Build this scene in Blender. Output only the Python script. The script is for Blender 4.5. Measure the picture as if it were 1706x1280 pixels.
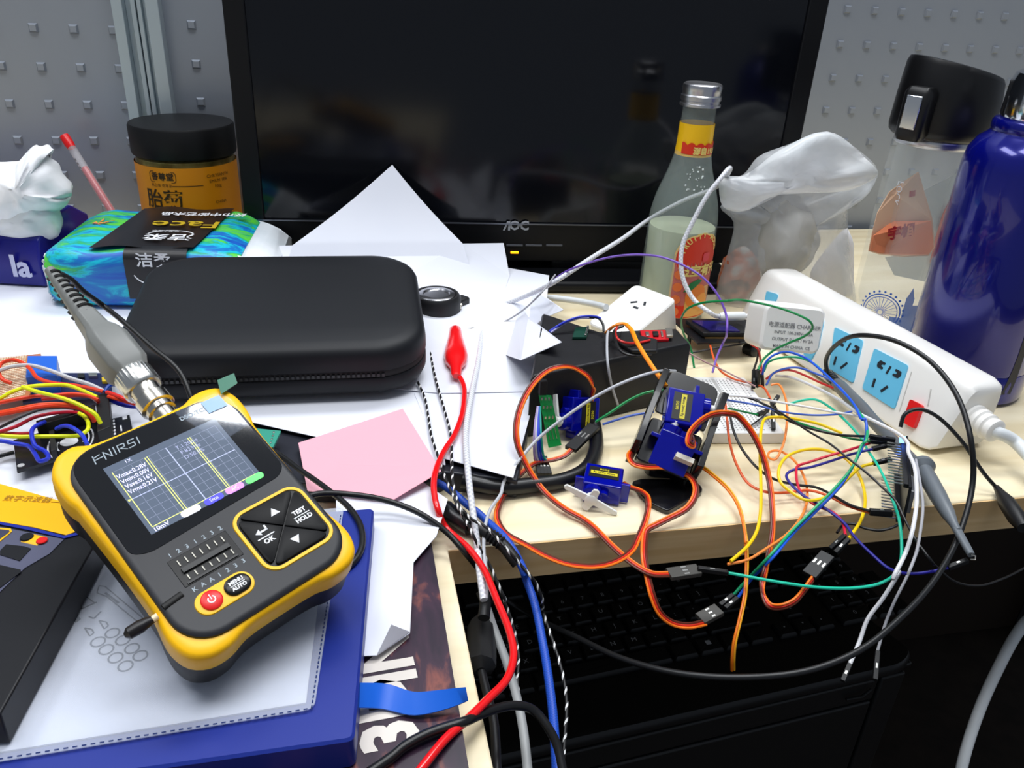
import bpy, bmesh, math, random
from mathutils import Vector, Matrix
random.seed(7)
for o in list(bpy.data.objects): bpy.data.objects.remove(o)
scn = bpy.context.scene
C = scn.collection

# ------------------------------------------------------------------ camera
FPX, PCX, PCY = 1350.0, 853.0, 640.0
CAM = Vector((0, 0, .28))
_y, _p, _r = math.radians(13), math.radians(27.3), math.radians(3.06)
FW = Vector((math.sin(_y)*math.cos(_p), math.cos(_y)*math.cos(_p), -math.sin(_p)))
_rt = Vector((math.cos(_y), -math.sin(_y), 0)); _up = _rt.cross(FW)
RT = _rt*math.cos(_r) + _up*math.sin(_r); UP = _up*math.cos(_r) - _rt*math.sin(_r)
cd = bpy.data.cameras.new('camera'); cam = bpy.data.objects.new('camera', cd); C.objects.link(cam)
cd.sensor_width = 36; cd.lens = FPX/1706*36; cd.clip_start = .01
cam.matrix_world = Matrix(((RT.x, UP.x, -FW.x, CAM.x), (RT.y, UP.y, -FW.y, CAM.y), (RT.z, UP.z, -FW.z, CAM.z), (0, 0, 0, 1)))
scn.camera = cam
scn.view_settings.view_transform = 'Standard'; scn.view_settings.look = 'None'
scn.view_settings.gamma = 1; scn.view_settings.use_curve_mapping = False
scn.view_settings.exposure = 0.0
# ------------------------------------------------------------------ light: office daylight-white ceiling panel and added fill panels
w = bpy.data.worlds.new('world'); scn.world = w; w.use_nodes = True
w.node_tree.nodes['Background'].inputs[0].default_value = (.62, .70, .82, 1)
w.node_tree.nodes['Background'].inputs[1].default_value = .30
def area(name, loc, tgt, sx, sy, power, col):
    l = bpy.data.lights.new(name, 'AREA'); l.shape = 'RECTANGLE'; l.size = sx; l.size_y = sy; l.energy = power; l.color = col
    o = bpy.data.objects.new(name, l); C.objects.link(o); o.location = loc
    o.rotation_euler = (Vector(tgt)-Vector(loc)).to_track_quat('-Z', 'Y').to_euler(); return o
area('ceiling_and_fill_light', (.62, 1.05, 1.75), (.62, 1.05, 0), 1.16, .40, 24, (.95, .975, 1))
area('ceiling_and_fill_light', (.05, .15, 1.75), (.05, .15, 0), 1.3, .5, 21, (.96, .98, 1))  # unseen panel added overhead to light the left side too
area('ceiling_and_fill_light', (-.95, .8, 1.75), (-.5, .6, 0), 1.1, .4, 12, (.95, .975, 1))  # another unseen panel, added as fill from the far left

# ------------------------------------------------------------------ helpers
def ray(px, py): return RT*((px-PCX)/FPX) - UP*((py-PCY)/FPX) + FW
def P(px, py, z=0.0):                       # point of the level z seen at a pixel of the photograph
    d = ray(px, py); return CAM + d*((z-CAM.z)/d.z)
def PY(px, py, Y):
    d = ray(px, py); return CAM + d*(Y/d.y)
def PL(px, py, o, n):
    d = ray(px, py); return CAM + d*((Vector(o)-CAM).dot(n)/d.dot(n))
def K(ox, oy, s): return lambda x, y: (ox+x/s, oy+y/s)
k5 = K(1160, 440, 3.1245); k6 = K(1160, 640, 3.412); k3 = K(860, 440, 4.265); k4 = K(840, 600, 4.265)
k7 = K(740, 820, 2.782); k8 = K(1140, 860, 3.014); kb = K(400, 820, 2.783); kp = K(660, 440, 3.047)
kq = K(680, 760, 5.331); kl = K(0, 560, 4.265); kt = K(0, 180, 3.554); kj = K(0, 0, 3.709)

def lin(c):
    c = c/255.0
    return c/12.92 if c <= .04045 else ((c+.055)/1.055)**2.4
MATS = {}
def mat(name, col=(128,128,128), rough=.5, metal=0, trans=0, ior=1.45, coat=0, emis=0, alpha=1, sub=0, spec=.5):
    if name in MATS: return MATS[name]
    m = bpy.data.materials.new(name); m.use_nodes = True
    b = m.node_tree.nodes['Principled BSDF']; i = b.inputs
    c = (lin(col[0]), lin(col[1]), lin(col[2]), 1)
    i['Base Color'].default_value = c; i['Roughness'].default_value = rough; i['Metallic'].default_value = metal
    i['Transmission Weight'].default_value = trans; i['IOR'].default_value = ior; i['Coat Weight'].default_value = coat
    i['Coat Roughness'].default_value = .05; i['Specular IOR Level'].default_value = spec
    if emis: i['Emission Color'].default_value = c; i['Emission Strength'].default_value = emis
    if alpha < 1: i['Alpha'].default_value = alpha
    MATS[name] = m; return m
def nodes(m): return m.node_tree.nodes, m.node_tree.links, m.node_tree.nodes['Principled BSDF']
def noise_mat(name, stops, scale=(1,1,1), nscale=5, detail=3, rough=.5, coord='Object', bump=0, distort=0, **kw):
    if name in MATS: return MATS[name]
    m = mat(name, rough=rough, **kw); n, l, b = nodes(m)
    tc = n.new('ShaderNodeTexCoord'); mp = n.new('ShaderNodeMapping'); mp.inputs['Scale'].default_value = scale
    nz = n.new('ShaderNodeTexNoise'); nz.inputs['Scale'].default_value = nscale; nz.inputs['Detail'].default_value = detail
    nz.inputs['Distortion'].default_value = distort
    rp = n.new('ShaderNodeValToRGB'); e = rp.color_ramp.elements
    while len(e) < len(stops): e.new(.5)
    for k, (pos, c) in enumerate(stops): e[k].position = pos; e[k].color = (lin(c[0]), lin(c[1]), lin(c[2]), 1)
    l.new(tc.outputs[coord], mp.inputs[0]); l.new(mp.outputs[0], nz.inputs[0]); l.new(nz.outputs[0], rp.inputs[0]); l.new(rp.outputs[0], b.inputs['Base Color'])
    if bump:
        bp = n.new('ShaderNodeBump'); bp.inputs['Strength'].default_value = bump; bp.inputs['Distance'].default_value = .002
        l.new(nz.outputs[0], bp.inputs['Height']); l.new(bp.outputs[0], b.inputs['Normal'])
    return m

def linkobj(o): C.objects.link(o); return o
def tag(o, label=None, cat=None, group=None, kind=None):
    if label: o['label'] = label
    if cat: o['category'] = cat
    if group: o['group'] = group
    if kind: o['kind'] = kind
    return o
def thing(name, label, cat, M=None, group=None):
    o = linkobj(bpy.data.objects.new(name, None)); o.empty_display_size = .01
    if M is not None: o.matrix_world = M if isinstance(M, Matrix) else Matrix.Translation(Vector(M))
    tag(o, label, cat, group); return o
def frame(o, ax, ay):
    ax = Vector(ax).normalized(); ay = Vector(ay); az = ax.cross(ay).normalized(); ay = az.cross(ax)
    o = Vector(o)
    return Matrix(((ax.x, ay.x, az.x, o.x), (ax.y, ay.y, az.y, o.y), (ax.z, ay.z, az.z, o.z), (0, 0, 0, 1)))
def yaw(o, deg): return Matrix.Translation(Vector(o)) @ Matrix.Rotation(math.radians(deg), 4, 'Z')

class MB:
    def __init__(s): s.v = []; s.f = []; s.uv = []; s.mi = []; s.cur = 0
    def add(s, vs, fs, uvs=None, M=None):
        b = len(s.v)
        s.v += [(M @ Vector(v)) if M is not None else Vector(v) for v in vs]
        for k, f in enumerate(fs):
            s.f.append([b+i for i in f]); s.uv.append(uvs[k] if uvs else None); s.mi.append(s.cur)
        return s
    def box(s, lo, hi, M=None):
        x0, y0, z0 = lo; x1, y1, z1 = hi
        return s.add([(x0,y0,z0),(x1,y0,z0),(x1,y1,z0),(x0,y1,z0),(x0,y0,z1),(x1,y0,z1),(x1,y1,z1),(x0,y1,z1)],
              [(0,3,2,1),(4,5,6,7),(0,1,5,4),(1,2,6,5),(2,3,7,6),(3,0,4,7)], None, M)
    def cbox(s, c, d, M=None): return s.box([c[i]-d[i]/2 for i in range(3)], [c[i]+d[i]/2 for i in range(3)], M)
    def rings(s, rs, cap=(1,1), closed=True, uvs=False, M=None):
        n = len(rs[0]); vs = [p for r in rs for p in r]; fs = []; uv = []
        acc = 0
        for k in range(len(rs)-1):
            dl = (Vector(rs[k+1][0])-Vector(rs[k][0])).length if uvs else 0
            if uvs: dl = (sum((Vector(p) for p in rs[k+1]), Vector())-sum((Vector(p) for p in rs[k]), Vector())).length/n
            for i in range(n if closed else n-1):
                j = (i+1) % n
                fs.append((k*n+i, k*n+j, (k+1)*n+j, (k+1)*n+i))
                if uvs: uv.append([(i/n, acc), ((i+1)/n, acc), ((i+1)/n, acc+dl), (i/n, acc+dl)])
            acc += dl
        if cap[0]: fs.append(tuple(reversed(range(n)))); uv.append([(0,0)]*n)
        if cap[1]: fs.append(tuple(range((len(rs)-1)*n, len(rs)*n))); uv.append([(0,0)]*n)
        return s.add(vs, fs, uv if uvs else None, M)
    def loft(s, poly, prof, M=None, cap=(1,1)):   # prof: (inset, z)
        N = len(poly); nr = []
        for i in range(N):
            a = Vector(poly[i-1]+(0,))if len(poly[i-1])==2 else Vector(poly[i-1]); b = Vector(poly[i]+(0,)); c = Vector(poly[(i+1)%N]+(0,))
            e1 = (b-a).normalized(); e2 = (c-b).normalized()
            n1 = Vector((-e1.y, e1.x, 0)); n2 = Vector((-e2.y, e2.x, 0)); m = n1+n2
            m = m/max(.35, m.dot(n1)) if m.length > 1e-6 else n1
            nr.append(m)
        return s.rings([[(poly[i][0]+nr[i].x*d, poly[i][1]+nr[i].y*d, z) for i in range(N)] for d, z in prof], cap, M=M)
    def prism(s, poly, z0, z1, M=None): return s.loft(poly, [(0, z0), (0, z1)], M)
    def lathe(s, prof, n=32, M=None, cap=(1,1)):
        return s.rings([[(r*math.cos(2*math.pi*i/n), r*math.sin(2*math.pi*i/n), z) for i in range(n)] for r, z in prof], cap, M=M)
    def tube(s, pts, r, n=8, radii=None, flat=1.0, upv=(0,0,1)):
        pts = [Vector(p) for p in pts]; m = len(pts); rs = []; side = None
        for i, p in enumerate(pts):
            t = (pts[min(i+1, m-1)]-pts[max(i-1, 0)])
            t = t.normalized() if t.length > 1e-9 else Vector((0,0,1))
            if side is None:
                u = Vector(upv)
                if abs(t.dot(u)) > .95: u = Vector((1,0,0))
                side = t.cross(u).normalized()
            else:
                side = (side - t*side.dot(t)).normalized()
            u2 = side.cross(t); rr = radii[i] if radii else r
            rs.append([p+side*(rr*math.cos(2*math.pi*k/n))+u2*(rr*flat*math.sin(2*math.pi*k/n)) for k in range(n)])
        return s.rings(rs, (1,1), uvs=True)
    def sphere(s, c, r, n=16, sc=(1,1,1)):
        pr = [(max(1e-5, r*math.sin(math.pi*k/(n//2))), -r*math.cos(math.pi*k/(n//2))) for k in range(n//2+1)]
        return s.lathe(pr, n, Matrix.Translation(Vector(c)) @ Matrix.Diagonal((*sc, 1)))
    def build(s, name, m, parent=None, smooth=40, bevel=0, seg=3, world=False, M=None):
        me = bpy.data.meshes.new(name)
        vs = s.v
        if M is not None: vs = [M @ v for v in vs]
        org = Vector((0,0,0))
        if parent is not None and world:
            inv = parent.matrix_world.inverted(); vs = [inv @ v for v in vs]
        elif parent is None and vs:
            org = Vector((sum(v.x for v in vs)/len(vs), sum(v.y for v in vs)/len(vs), min(v.z for v in vs)))
            vs = [v-org for v in vs]
        me.from_pydata([tuple(v) for v in vs], [], s.f)
        for mm in (m if isinstance(m, (list, tuple)) else [m]): me.materials.append(mm)
        for i, p in enumerate(me.polygons): p.material_index = s.mi[i]
        if any(u is not None for u in s.uv):
            ul = me.uv_layers.new(name='UVMap'); li = 0
            for k, f in enumerate(s.f):
                for q in range(len(f)):
                    if s.uv[k]: ul.data[li].uv = s.uv[k][q]
                    li += 1
        bmm = bmesh.new(); bmm.from_mesh(me); bmesh.ops.recalc_face_normals(bmm, faces=bmm.faces); bmm.to_mesh(me); bmm.free()
        if smooth:
            me.polygons.foreach_set('use_smooth', [True]*len(me.polygons)); me.set_sharp_from_angle(angle=math.radians(smooth))
        o = linkobj(bpy.data.objects.new(name, me)); o.location = org
        if parent is not None: o.parent = parent
        if bevel:
            b = o.modifiers.new('bevel', 'BEVEL'); b.width = bevel; b.segments = seg; b.limit_method = 'ANGLE'; b.angle_limit = math.radians(30)
        return o
def ccw(poly):
    a = sum(poly[i-1][0]*poly[i][1]-poly[i][0]*poly[i-1][1] for i in range(len(poly))); return poly if a > 0 else poly[::-1]
def rrect(w, h, r, n=6, cx=0, cy=0):
    out = []
    for qx, qy, a0 in ((1,1,0), (-1,1,90), (-1,-1,180), (1,-1,270)):
        for k in range(n+1):
            a = math.radians(a0+90*k/n)
            out.append((cx+qx*(w/2-r)+r*math.cos(a), cy+qy*(h/2-r)+r*math.sin(a)))
    return out
def circ(r, n=24, cx=0, cy=0): return [(cx+r*math.cos(2*math.pi*k/n), cy+r*math.sin(2*math.pi*k/n)) for k in range(n)]
def rpoly(pts, r, n=5):       # polygon with rounded corners
    out = []; N = len(pts)
    for i in range(N):
        a, b, c = Vector(pts[i-1]), Vector(pts[i]), Vector(pts[(i+1)%N])
        rr = r[i] if isinstance(r, (list,tuple)) else r
        u = (a-b).normalized(); v = (c-b).normalized(); d = min(rr, (a-b).length*.49, (c-b).length*.49)
        p0 = b+u*d; p1 = b+v*d
        for k in range(n+1):
            t = k/n; q = p0*(1-t)**2 + b*2*t*(1-t) + p1*t*t; out.append((q.x, q.y))
    return out
def spline(pts, sub=8):
    p = [Vector(q) for q in pts]; p = [p[0]*2-p[1]] + p + [p[-1]*2-p[-2]]; out = []
    for i in range(1, len(p)-2):
        a, b, c, d = p[i-1:i+3]
        t0 = 0; t1 = max(1e-6, (b-a).length**.5); t2 = t1+max(1e-6, (c-b).length**.5); t3 = t2+max(1e-6, (d-c).length**.5)
        for k in range(sub):
            t = t1+(t2-t1)*k/sub
            A1 = a*((t1-t)/(t1-t0))+b*((t-t0)/(t1-t0)); A2 = b*((t2-t)/(t2-t1))+c*((t-t1)/(t2-t1)); A3 = c*((t3-t)/(t3-t2))+d*((t-t2)/(t3-t2))
            B1 = A1*((t2-t)/(t2-t0))+A2*((t-t0)/(t2-t0)); B2 = A2*((t3-t)/(t3-t1))+A3*((t-t1)/(t3-t1))
            out.append(B1*((t2-t)/(t2-t1))+B2*((t-t1)/(t2-t1)))
    out.append(p[-2]); return out
_tc = {}
def text_geo(s, size, bold=0.0, ext=.0):
    key = (s, size, bold, ext)
    if key in _tc: return _tc[key]
    cu = bpy.data.curves.new('t', 'FONT'); cu.body = s; cu.size = size; cu.align_x = 'CENTER'; cu.align_y = 'CENTER'
    cu.extrude = ext; cu.offset = bold; cu.resolution_u = 2
    o = bpy.data.objects.new('t', cu); C.objects.link(o); bpy.context.view_layer.update()
    me = o.evaluated_get(bpy.context.evaluated_depsgraph_get()).to_mesh()
    g = ([tuple(v.co) for v in me.vertices], [tuple(p.vertices) for p in me.polygons])
    o.to_mesh_clear(); bpy.data.objects.remove(o); bpy.data.curves.remove(cu); _tc[key] = g; return g
def text_into(mb, s, size, M=None, fn=None, bold=0, sx=1, sy=1):
    v, f = text_geo(s, size, bold)
    v = [(a*sx, b*sy, c) for a, b, c in v]
    if fn: v = [fn(*q) for q in v]
    mb.add(v, f, None, M); return mb
def T(x, y, z=0, rot=0): return Matrix.Translation(Vector((x, y, z))) @ Matrix.Rotation(math.radians(rot), 4, 'Z')
def aim(p0, p1, roll=0):         # local z along p0->p1
    p0 = Vector(p0); d = (Vector(p1)-p0)
    return Matrix.Translation(p0) @ d.to_track_quat('Z', 'Y').to_matrix().to_4x4() @ Matrix.Rotation(math.radians(roll), 4, 'Z')
def pix(k, pts, z=None):         # photo points (x,y[,height]) to world; ('Y') entries as (x,y,None,Y)
    out = []
    for q in pts:
        px, py = k(q[0], q[1]) if k else (q[0], q[1])
        if len(q) == 4: out.append(PY(px, py, q[3]))
        else: out.append(P(px, py, q[2] if len(q) > 2 else z))
    return out
def zr(k, pts, zs):              # heights interpolated along the run from a few keys
    n = len(pts); out = []
    for i, q in enumerate(pts):
        t = i/(n-1)*(len(zs)-1); a = int(min(t, len(zs)-2)); z = zs[a]+(zs[a+1]-zs[a])*(t-a)
        px, py = k(*q[:2]) if k else q[:2]; out.append(P(px, py, z))
    return out
BLACKP = mat('black_plastic', (15,16,18), .5); PIN = mat('tin_pin', (205,205,200), .3, 1)
def housing(parent, a, b, wdt=.0026, cols=1, name='connector_housing', nrm=None, m=None):
    a = Vector(a); b = Vector(b); d = (b-a); L = d.length
    n = Vector(nrm) if nrm else Vector((0,0,1)); side = n.cross(d).normalized()
    M = frame(a, d, side)
    mb = MB().box((0, -wdt*cols/2, -wdt/2), (L, wdt*cols/2, wdt/2))
    mb.v = [M @ v for v in mb.v]
    o = mb.build(name, m or BLACKP, parent, world=True, bevel=.0003, seg=2)
    t = MB()
    for c in range(cols):
        y = (c-(cols-1)/2)*wdt; t.box((L*.45, y-.0005, wdt/2-.0001), (L*.62, y+.0005, wdt/2+.00015), M)
    t.build('latch_tab', PIN, o if False else parent, world=True)
    return o
def wire(name, label, col, pts, r=.00085, ends=(), group=None, cat='wire', sub=6, rough=.38, n=8, m=None):
    """a jumper wire: insulated strand with its black end housings"""
    w_ = spline(pts, sub)
    mm = m or mat('wire_%d_%d_%d' % col, col, rough)
    if not ends:
        o = MB().tube(w_, r, n).build(name, mm); return tag(o, label, cat, group)
    t = thing(name, label, cat, w_[0], group)
    MB().tube(w_, r, n).build('insulation', mm, t, world=True)
    for e in ends:
        L = .013
        if e == 0: a = w_[0]; d = (w_[0]-w_[3]).normalized()
        else: a = w_[-1]; d = (w_[-1]-w_[-4]).normalized()
        if isinstance(e, tuple): a = w_[e[0]]; d = Vector(e[1])-a; L = d.length; d.normalize()
        housing(t, a, a+d*L)
    return t
def ribbon(parent, pts, cols, pitch=.0013, r=.0007, side=None, sub=7, names=('signal_wire','power_wire','ground_wire')):
    w_ = spline(pts, sub); m = len(w_)
    S = []
    prev = None
    for i in range(m):
        t = (w_[min(i+1, m-1)]-w_[max(i-1, 0)]).normalized()
        ref = Vector(side) if side else Vector((0,0,1))
        s_ = t.cross(ref)
        if s_.length < .15: s_ = prev if prev else t.cross(Vector((1,0,0)))
        s_.normalize()
        if prev and s_.dot(prev) < 0: s_ = -s_
        if prev: s_ = (s_*.4+prev*.6).normalized()
        prev = s_; S.append(s_)
    for c, col in enumerate(cols):
        off = (c-(len(cols)-1)/2)*pitch
        MB().tube([w_[i]+S[i]*off for i in range(m)], r, 7).build(names[c], mat('wire_%d_%d_%d' % col, col, .4), parent, world=True)
    return w_
ORG, RED, BRN = (245,120,20), (205,40,20), (95,40,25)

# ------------------------------------------------------------------ setting
wood = noise_mat('maple_laminate', [(.3,(226,208,168)),(.55,(240,226,192)),(.75,(246,234,204))], (1.2,14,14), 4, 4, .42)
n_, l_, b_ = nodes(wood); b_.inputs['Coat Weight'].default_value = .15
carpet = noise_mat('brown_floor', [(.3,(34,26,20)),(.7,(48,38,30))], (1,1,1), 30, 3, .9)
steel = mat('painted_steel_wall', (156,162,172), .36, .45)
n_, l_, b_ = nodes(steel)
tc = n_.new('ShaderNodeTexCoord'); nz = n_.new('ShaderNodeTexNoise'); nz.inputs['Scale'].default_value = 5; nz.inputs['Detail'].default_value = 3
rp = n_.new('ShaderNodeValToRGB'); rp.color_ramp.elements[0].color = (.27,.27,.27,1); rp.color_ramp.elements[1].color = (.5,.5,.5,1)
l_.new(tc.outputs['Object'], nz.inputs[0]); l_.new(nz.outputs[0], rp.inputs[0]); l_.new(rp.outputs[0], b_.inputs['Roughness'])
MB().box((-1.6,-1.0,-.76), (2.4,3.0,-.74)).build('floor', carpet)['kind'] = 'structure'
WY = .92
def perforated(x0, x1, z0, z1, xs, zs, rise=0, nm='wall_back'):
    mb = MB().box((x0, WY, z0), (x1, WY+.012, z1))
    a, b, h = .0042, .0028, .0028
    for x in xs:
        for zz in zs:
            z = zz+rise*(x-xs[0])
            mb.add([(x-a,WY-.0002,z-a),(x+a,WY-.0002,z-a),(x+a,WY-.0002,z+a),(x-a,WY-.0002,z+a),(x-b,WY-h,z-b),(x+b,WY-h,z-b),(x+b,WY-h,z+b),(x-b,WY-h,z+b)],
                   [(4,5,6,7),(0,1,5,4),(1,2,6,5),(2,3,7,6),(3,0,4,7)])
    o = mb.build(nm, steel, smooth=0); o['kind'] = 'structure'
f = WY/.8
xr = [.4445*f+(i-4)*.0304*f for i in range(26)]; zr0 = .28-(.28-.2570)*f
perforated(-.05, 1.5, -.74, .75, [x for x in xr], [zr0+(k)*.0320*f for k in range(-9, 14)])
xl = [-.2398*f-.0308*f*k for k in range(24, -4, -1)]; zl0 = .28-(.28-.2150)*f
perforated(-1.4, -0.1950, -.74, .75, [x for x in xl if x < -0.2010], [zl0+k*.0305*f for k in range(-10, 14)])
perforated(-0.1609, -.05, -.74, .75, [-.1146*f, -.084*f], [.28-(.28-.2215)*f+k*.0316*f for k in range(-10, 14)])
post = mat('aluminium_post', (188,200,206), .35, .5)
mb = MB()
for a, b, d in ((-0.19903,-0.18922,0.02),(-0.18922,-0.1835,0.006),(-0.1835,-0.17901,0.013),(-0.17901,-0.17778,0.002),(-0.17778,-0.1737,0.013),(-0.1737,-0.1688,0.006),(-0.1688,-0.15695,0.02)):
    mb.box((a, WY-d, -.74), (b, WY+.01, .75))
mb.build('trim_1', post, bevel=.001)['kind'] = 'structure'

# desk: L shape, right part recedes, left part comes forward
EX, EY = .0488, .3432
desk = thing('desk', 'pale maple office desk with an inner corner, carrying everything', 'desk', (0,.6,-.74))
poly = [(1.25,EY),(1.25,.905),(-.95,.905),(-.95,-.25),(EX,-.25),(EX,EY)]
mb = MB().prism(poly, -.0245, 0)
top = mb.build('desktop', wood, desk, world=True, bevel=.0012, seg=2)
MB().box((EX+.0002,EY-.0008,-.0243),(1.249,EY+.0002,-.0010)).build('edge_band', noise_mat('tan_edge_band', [(.3,(214,176,122)),(.7,(232,200,150))], (1.2,1,30), 6, 3, .45), desk, world=True)
legm = mat('grey_desk_frame', (70,72,76), .5)
for q in ((1.18,.86),(1.18,.40),(-.9,.86),(-.9,-.2)):
    MB().box((q[0]-.025,q[1]-.025,-.74),(q[0]+.025,q[1]+.025,-.0245)).build('leg', legm, desk, world=True, bevel=.003)

MB().box((-.92,.885,-.735),(1.22,.90,-.0245)).build('modesty_panel', mat('dark_brown_board', (44,34,26), .6), desk, world=True)

# ------------------------------------------------------------------ monitor
ml, mr = PY(415,430,.7516), P(1250,440,.028)
ml = Vector((-.0849,.7755,0)); mrr = Vector((.4390,.7261,0)); md = (mrr-ml); MW = md.length
mon = thing('monitor', 'black widescreen monitor switched off, standing behind the papers and the bottle', 'monitor', frame((ml.x,ml.y,0), md, Vector((-md.y,md.x,0))))
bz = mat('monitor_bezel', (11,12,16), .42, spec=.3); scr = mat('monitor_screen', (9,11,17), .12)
zb = .020; zt = zb+.315
mb = MB().box((0,.003,zb),(MW,.045,zt)); mb.build('casing', bz, mon, bevel=.004)
mb = MB()
mb.box((0,-.001,zb),(.018,.004,zt)); mb.box((MW-.018,-.001,zb),(MW,.004,zt)); mb.box((.018,-.001,zt-.018),(MW-.018,.004,zt)); mb.box((.018,-.001,zb),(MW-.018,.004,zb+.038))
mb.build('bezel', bz, mon, bevel=.0012)
MB().box((.018,.0015,zb+.038),(MW-.018,.0035,zt-.018)).build('screen', scr, mon)
MB().box((.012,-.0022,zb+.0372),(MW-.012,-.0005,zb+.0382)).build('chrome_line', mat('bezel_line', (120,124,134), .3, .8), mon)
def monloc(px, py):
    q = PL(px, py, ml, Vector((-md.y, md.x, 0))); return mon.matrix_world.inverted() @ q
c0 = monloc(857,376); lg = mat('silver_lettering', (178,182,190), .4)
A = MB(); text_into(A, 'OC', .0125, Matrix.Translation((c0.x+.0046,-.0012,c0.z)) @ Matrix.Rotation(math.radians(90),4,'X'), bold=.0004)
Mx = Matrix.Translation((c0.x-.0068,-.0012,c0.z)) @ Matrix.Rotation(math.radians(90),4,'X')
A.add([(-.0044,-.0046,.0002),(-.0026,-.0046,.0002),(.0012,.0046,.0002),(-.0006,.0046,.0002)], [(0,1,2,3)], None, Mx)
A.add([(.0006,-.0046,.0002),(.0026,-.0046,.0002),(.0026,.0046,.0002),(.0006,.0046,.0002)], [(0,1,2,3)], None, Mx)
A.build('logo', lg, mon, smooth=0)
for px in (857,889,923):
    q = monloc(px,408); MB().box((q.x-.008,-.0022,q.z-.0007),(q.x+.008,-.0005,q.z+.0007)).build('button', mat('button_grey', (95,98,106), .4), mon)
q = monloc(857,420); MB().box((q.x-.004,-.002,q.z-.0012),(q.x+.004,-.0005,q.z+.0012)).build('power_light', mat('amber_led', (255,150,10), .4, emis=2.5), mon, bevel=.0006)
MB().box((MW/2-.035,.02,.012),(MW/2+.035,.04,.1)).build('neck', bz, mon, bevel=.003)
MB().prism(rrect(.36,.13,.03,cx=MW/2+.035,cy=.026), 0.001, .012).build('foot_and_shade', bz, mon, bevel=.004)  # foot widened into a dark plate that stands for shade on the desk

# ------------------------------------------------------------------ keyboard on the black cabinet below the desk
zk = -.215
Bk, Nk, Mk = P(988,1080,zk), P(1022,1074,zk), P(1058,1066,zk)
kx = (P(1400,1040,zk)-Bk); kx.z = 0; kx.normalize(); ka = math.degrees(math.atan2(kx.y, kx.x))
ka = 5.5; kx = Vector((math.cos(math.radians(ka)), math.sin(math.radians(ka)), 0)); ky = Vector((-kx.y, kx.x, 0))
KU = .019
korg = Nk - kx*(7.75*KU) - ky*(1.5*KU)          # left end of the space row
cabM = frame(korg + Vector((0,0,zk*-1 + -.74)), kx, ky)
cab = thing('cabinet', 'low black cabinet with flush door panel under the desk, carrying the keyboard', 'cabinet', frame((korg.x,korg.y,-.74), kx, ky))
cbm = mat('black_cabinet_paint', (24,25,26), .38)
kz = zk-.014-(-.74)                              # cabinet top above floor
fr = cab.matrix_world.inverted() @ P(1515,1106,zk-.014)
FY = fr.y; RX = fr.x
ctop = mat('cabinet_top', (14,15,16), .3)
MB().box((-.06,FY+.004,0),(RX,.42,kz-.006)).build('body', cbm, cab, bevel=.003)
MB().box((-.06,FY,kz-.006),(RX+.004,.42,kz)).build('top_board', ctop, cab, bevel=.002)
MB().box((-.055,FY-.0005,kz-.034),(RX-.028,FY+.006,kz-.010)).build('drawer_front', cbm, cab, bevel=.002)
MB().box((-.055,FY-.0005,.02),(RX-.028,FY+.006,kz-.037)).build('door', cbm, cab, bevel=.002)
MB().box((RX-.025,FY-.0005,.02),(RX,FY+.006,kz-.010)).build('side_stile', cbm, cab, bevel=.002)
MB().tube([Vector((RX-.06,FY-.003,kz-.022)),Vector((RX-.045,FY-.004,kz-.022)),Vector((RX-.036,FY-.003,kz-.017))],.0012,8).build('handle', ctop, cab)
kb_ = thing('computer_keyboard', 'full-size black computer keyboard with dim grey legends, on the cabinet below the desk', 'keyboard', frame((korg.x,korg.y,zk-.014), kx, ky))
kbm = mat('keyboard_black', (17,18,20), .33)
cor = kb_.matrix_world.inverted() @ P(1540,1100,zk-.004)
KX1 = cor.x; KF = cor.y
ol = rpoly([(-.012,KF+.002),(KX1-.02,KF),(KX1,KF+.012),(KX1-.012,KF+.05),(KX1-.012,.13),(-.012,.13)], [.01,.02,.012,.03,.008,.008], 6)
MB().loft(ol, [(0,.001),(0,.007),(.002,.010)]).build('case', kbm, kb_)
keym = mat('keycap_black', (17,18,20), .45); legend = mat('keycap_legend', (185,188,195), .5)
rows = [
 (0.5, [('',1.25),('',1.25),('',1.25),('',6.25),('',1.25),('■',1.25),('•',1.25),('',1.25)]),
 (1.5, [('',2.25)]+[(c,1) for c in 'ZXCVBNM']+[(',',1),('.',1),('/',1),('',2.75)]),
 (2.5, [('',1.75)]+[(c,1) for c in 'ASDFGHJKL']+[(';',1),("'",1),('',2.25)]),
 (3.5, [('',1.5)]+[(c,1) for c in 'QWERTYUIOP']+[('[',1),(']',1),('',1.5)]),
 (4.5, [('',1)]+[(c,1) for c in '1234567890']+[('-',1),('=',1),('',2)]),
 (5.8, [('',1),('',1),('',1),('',1),('',1),('',1),('',1),('',1),('',1),('',1),('',1),('',1),('',1)])]
keycache = {}
nk = 0
def key(cx, cy, wu, leg):
    global nk
    if nk >= 100: return
    nk += 1
    if wu not in keycache:
        o = MB().loft(rrect(wu*KU-.0022, KU-.0022, .0015, 3), [(0,.0095),(0,.0118),(.0018,.0140)]).build('key', keym, kb_); keycache[wu] = o; o.location = (cx,cy,0)
    else:
        o = keycache[wu].copy(); C.objects.link(o); o.parent = kb_; o.location = (cx,cy,0)
    if leg: text_into(MB(), leg, .0062, T(0,.0008,.01412)).build('legend', legend, o, smooth=0)
for ry, ks in rows:
    x = 0
    for leg, wu in ks:
        key((x+wu/2)*KU, ry*KU, wu, leg); x += wu
nx = 15.25+3.25
for a in range(3):
    key((15.25+.5+a)*KU, .5*KU, 1, ('◂','▾','▸')[a])
key((15.25+1.5)*KU, 1.5*KU, 1, '▴')
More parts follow.
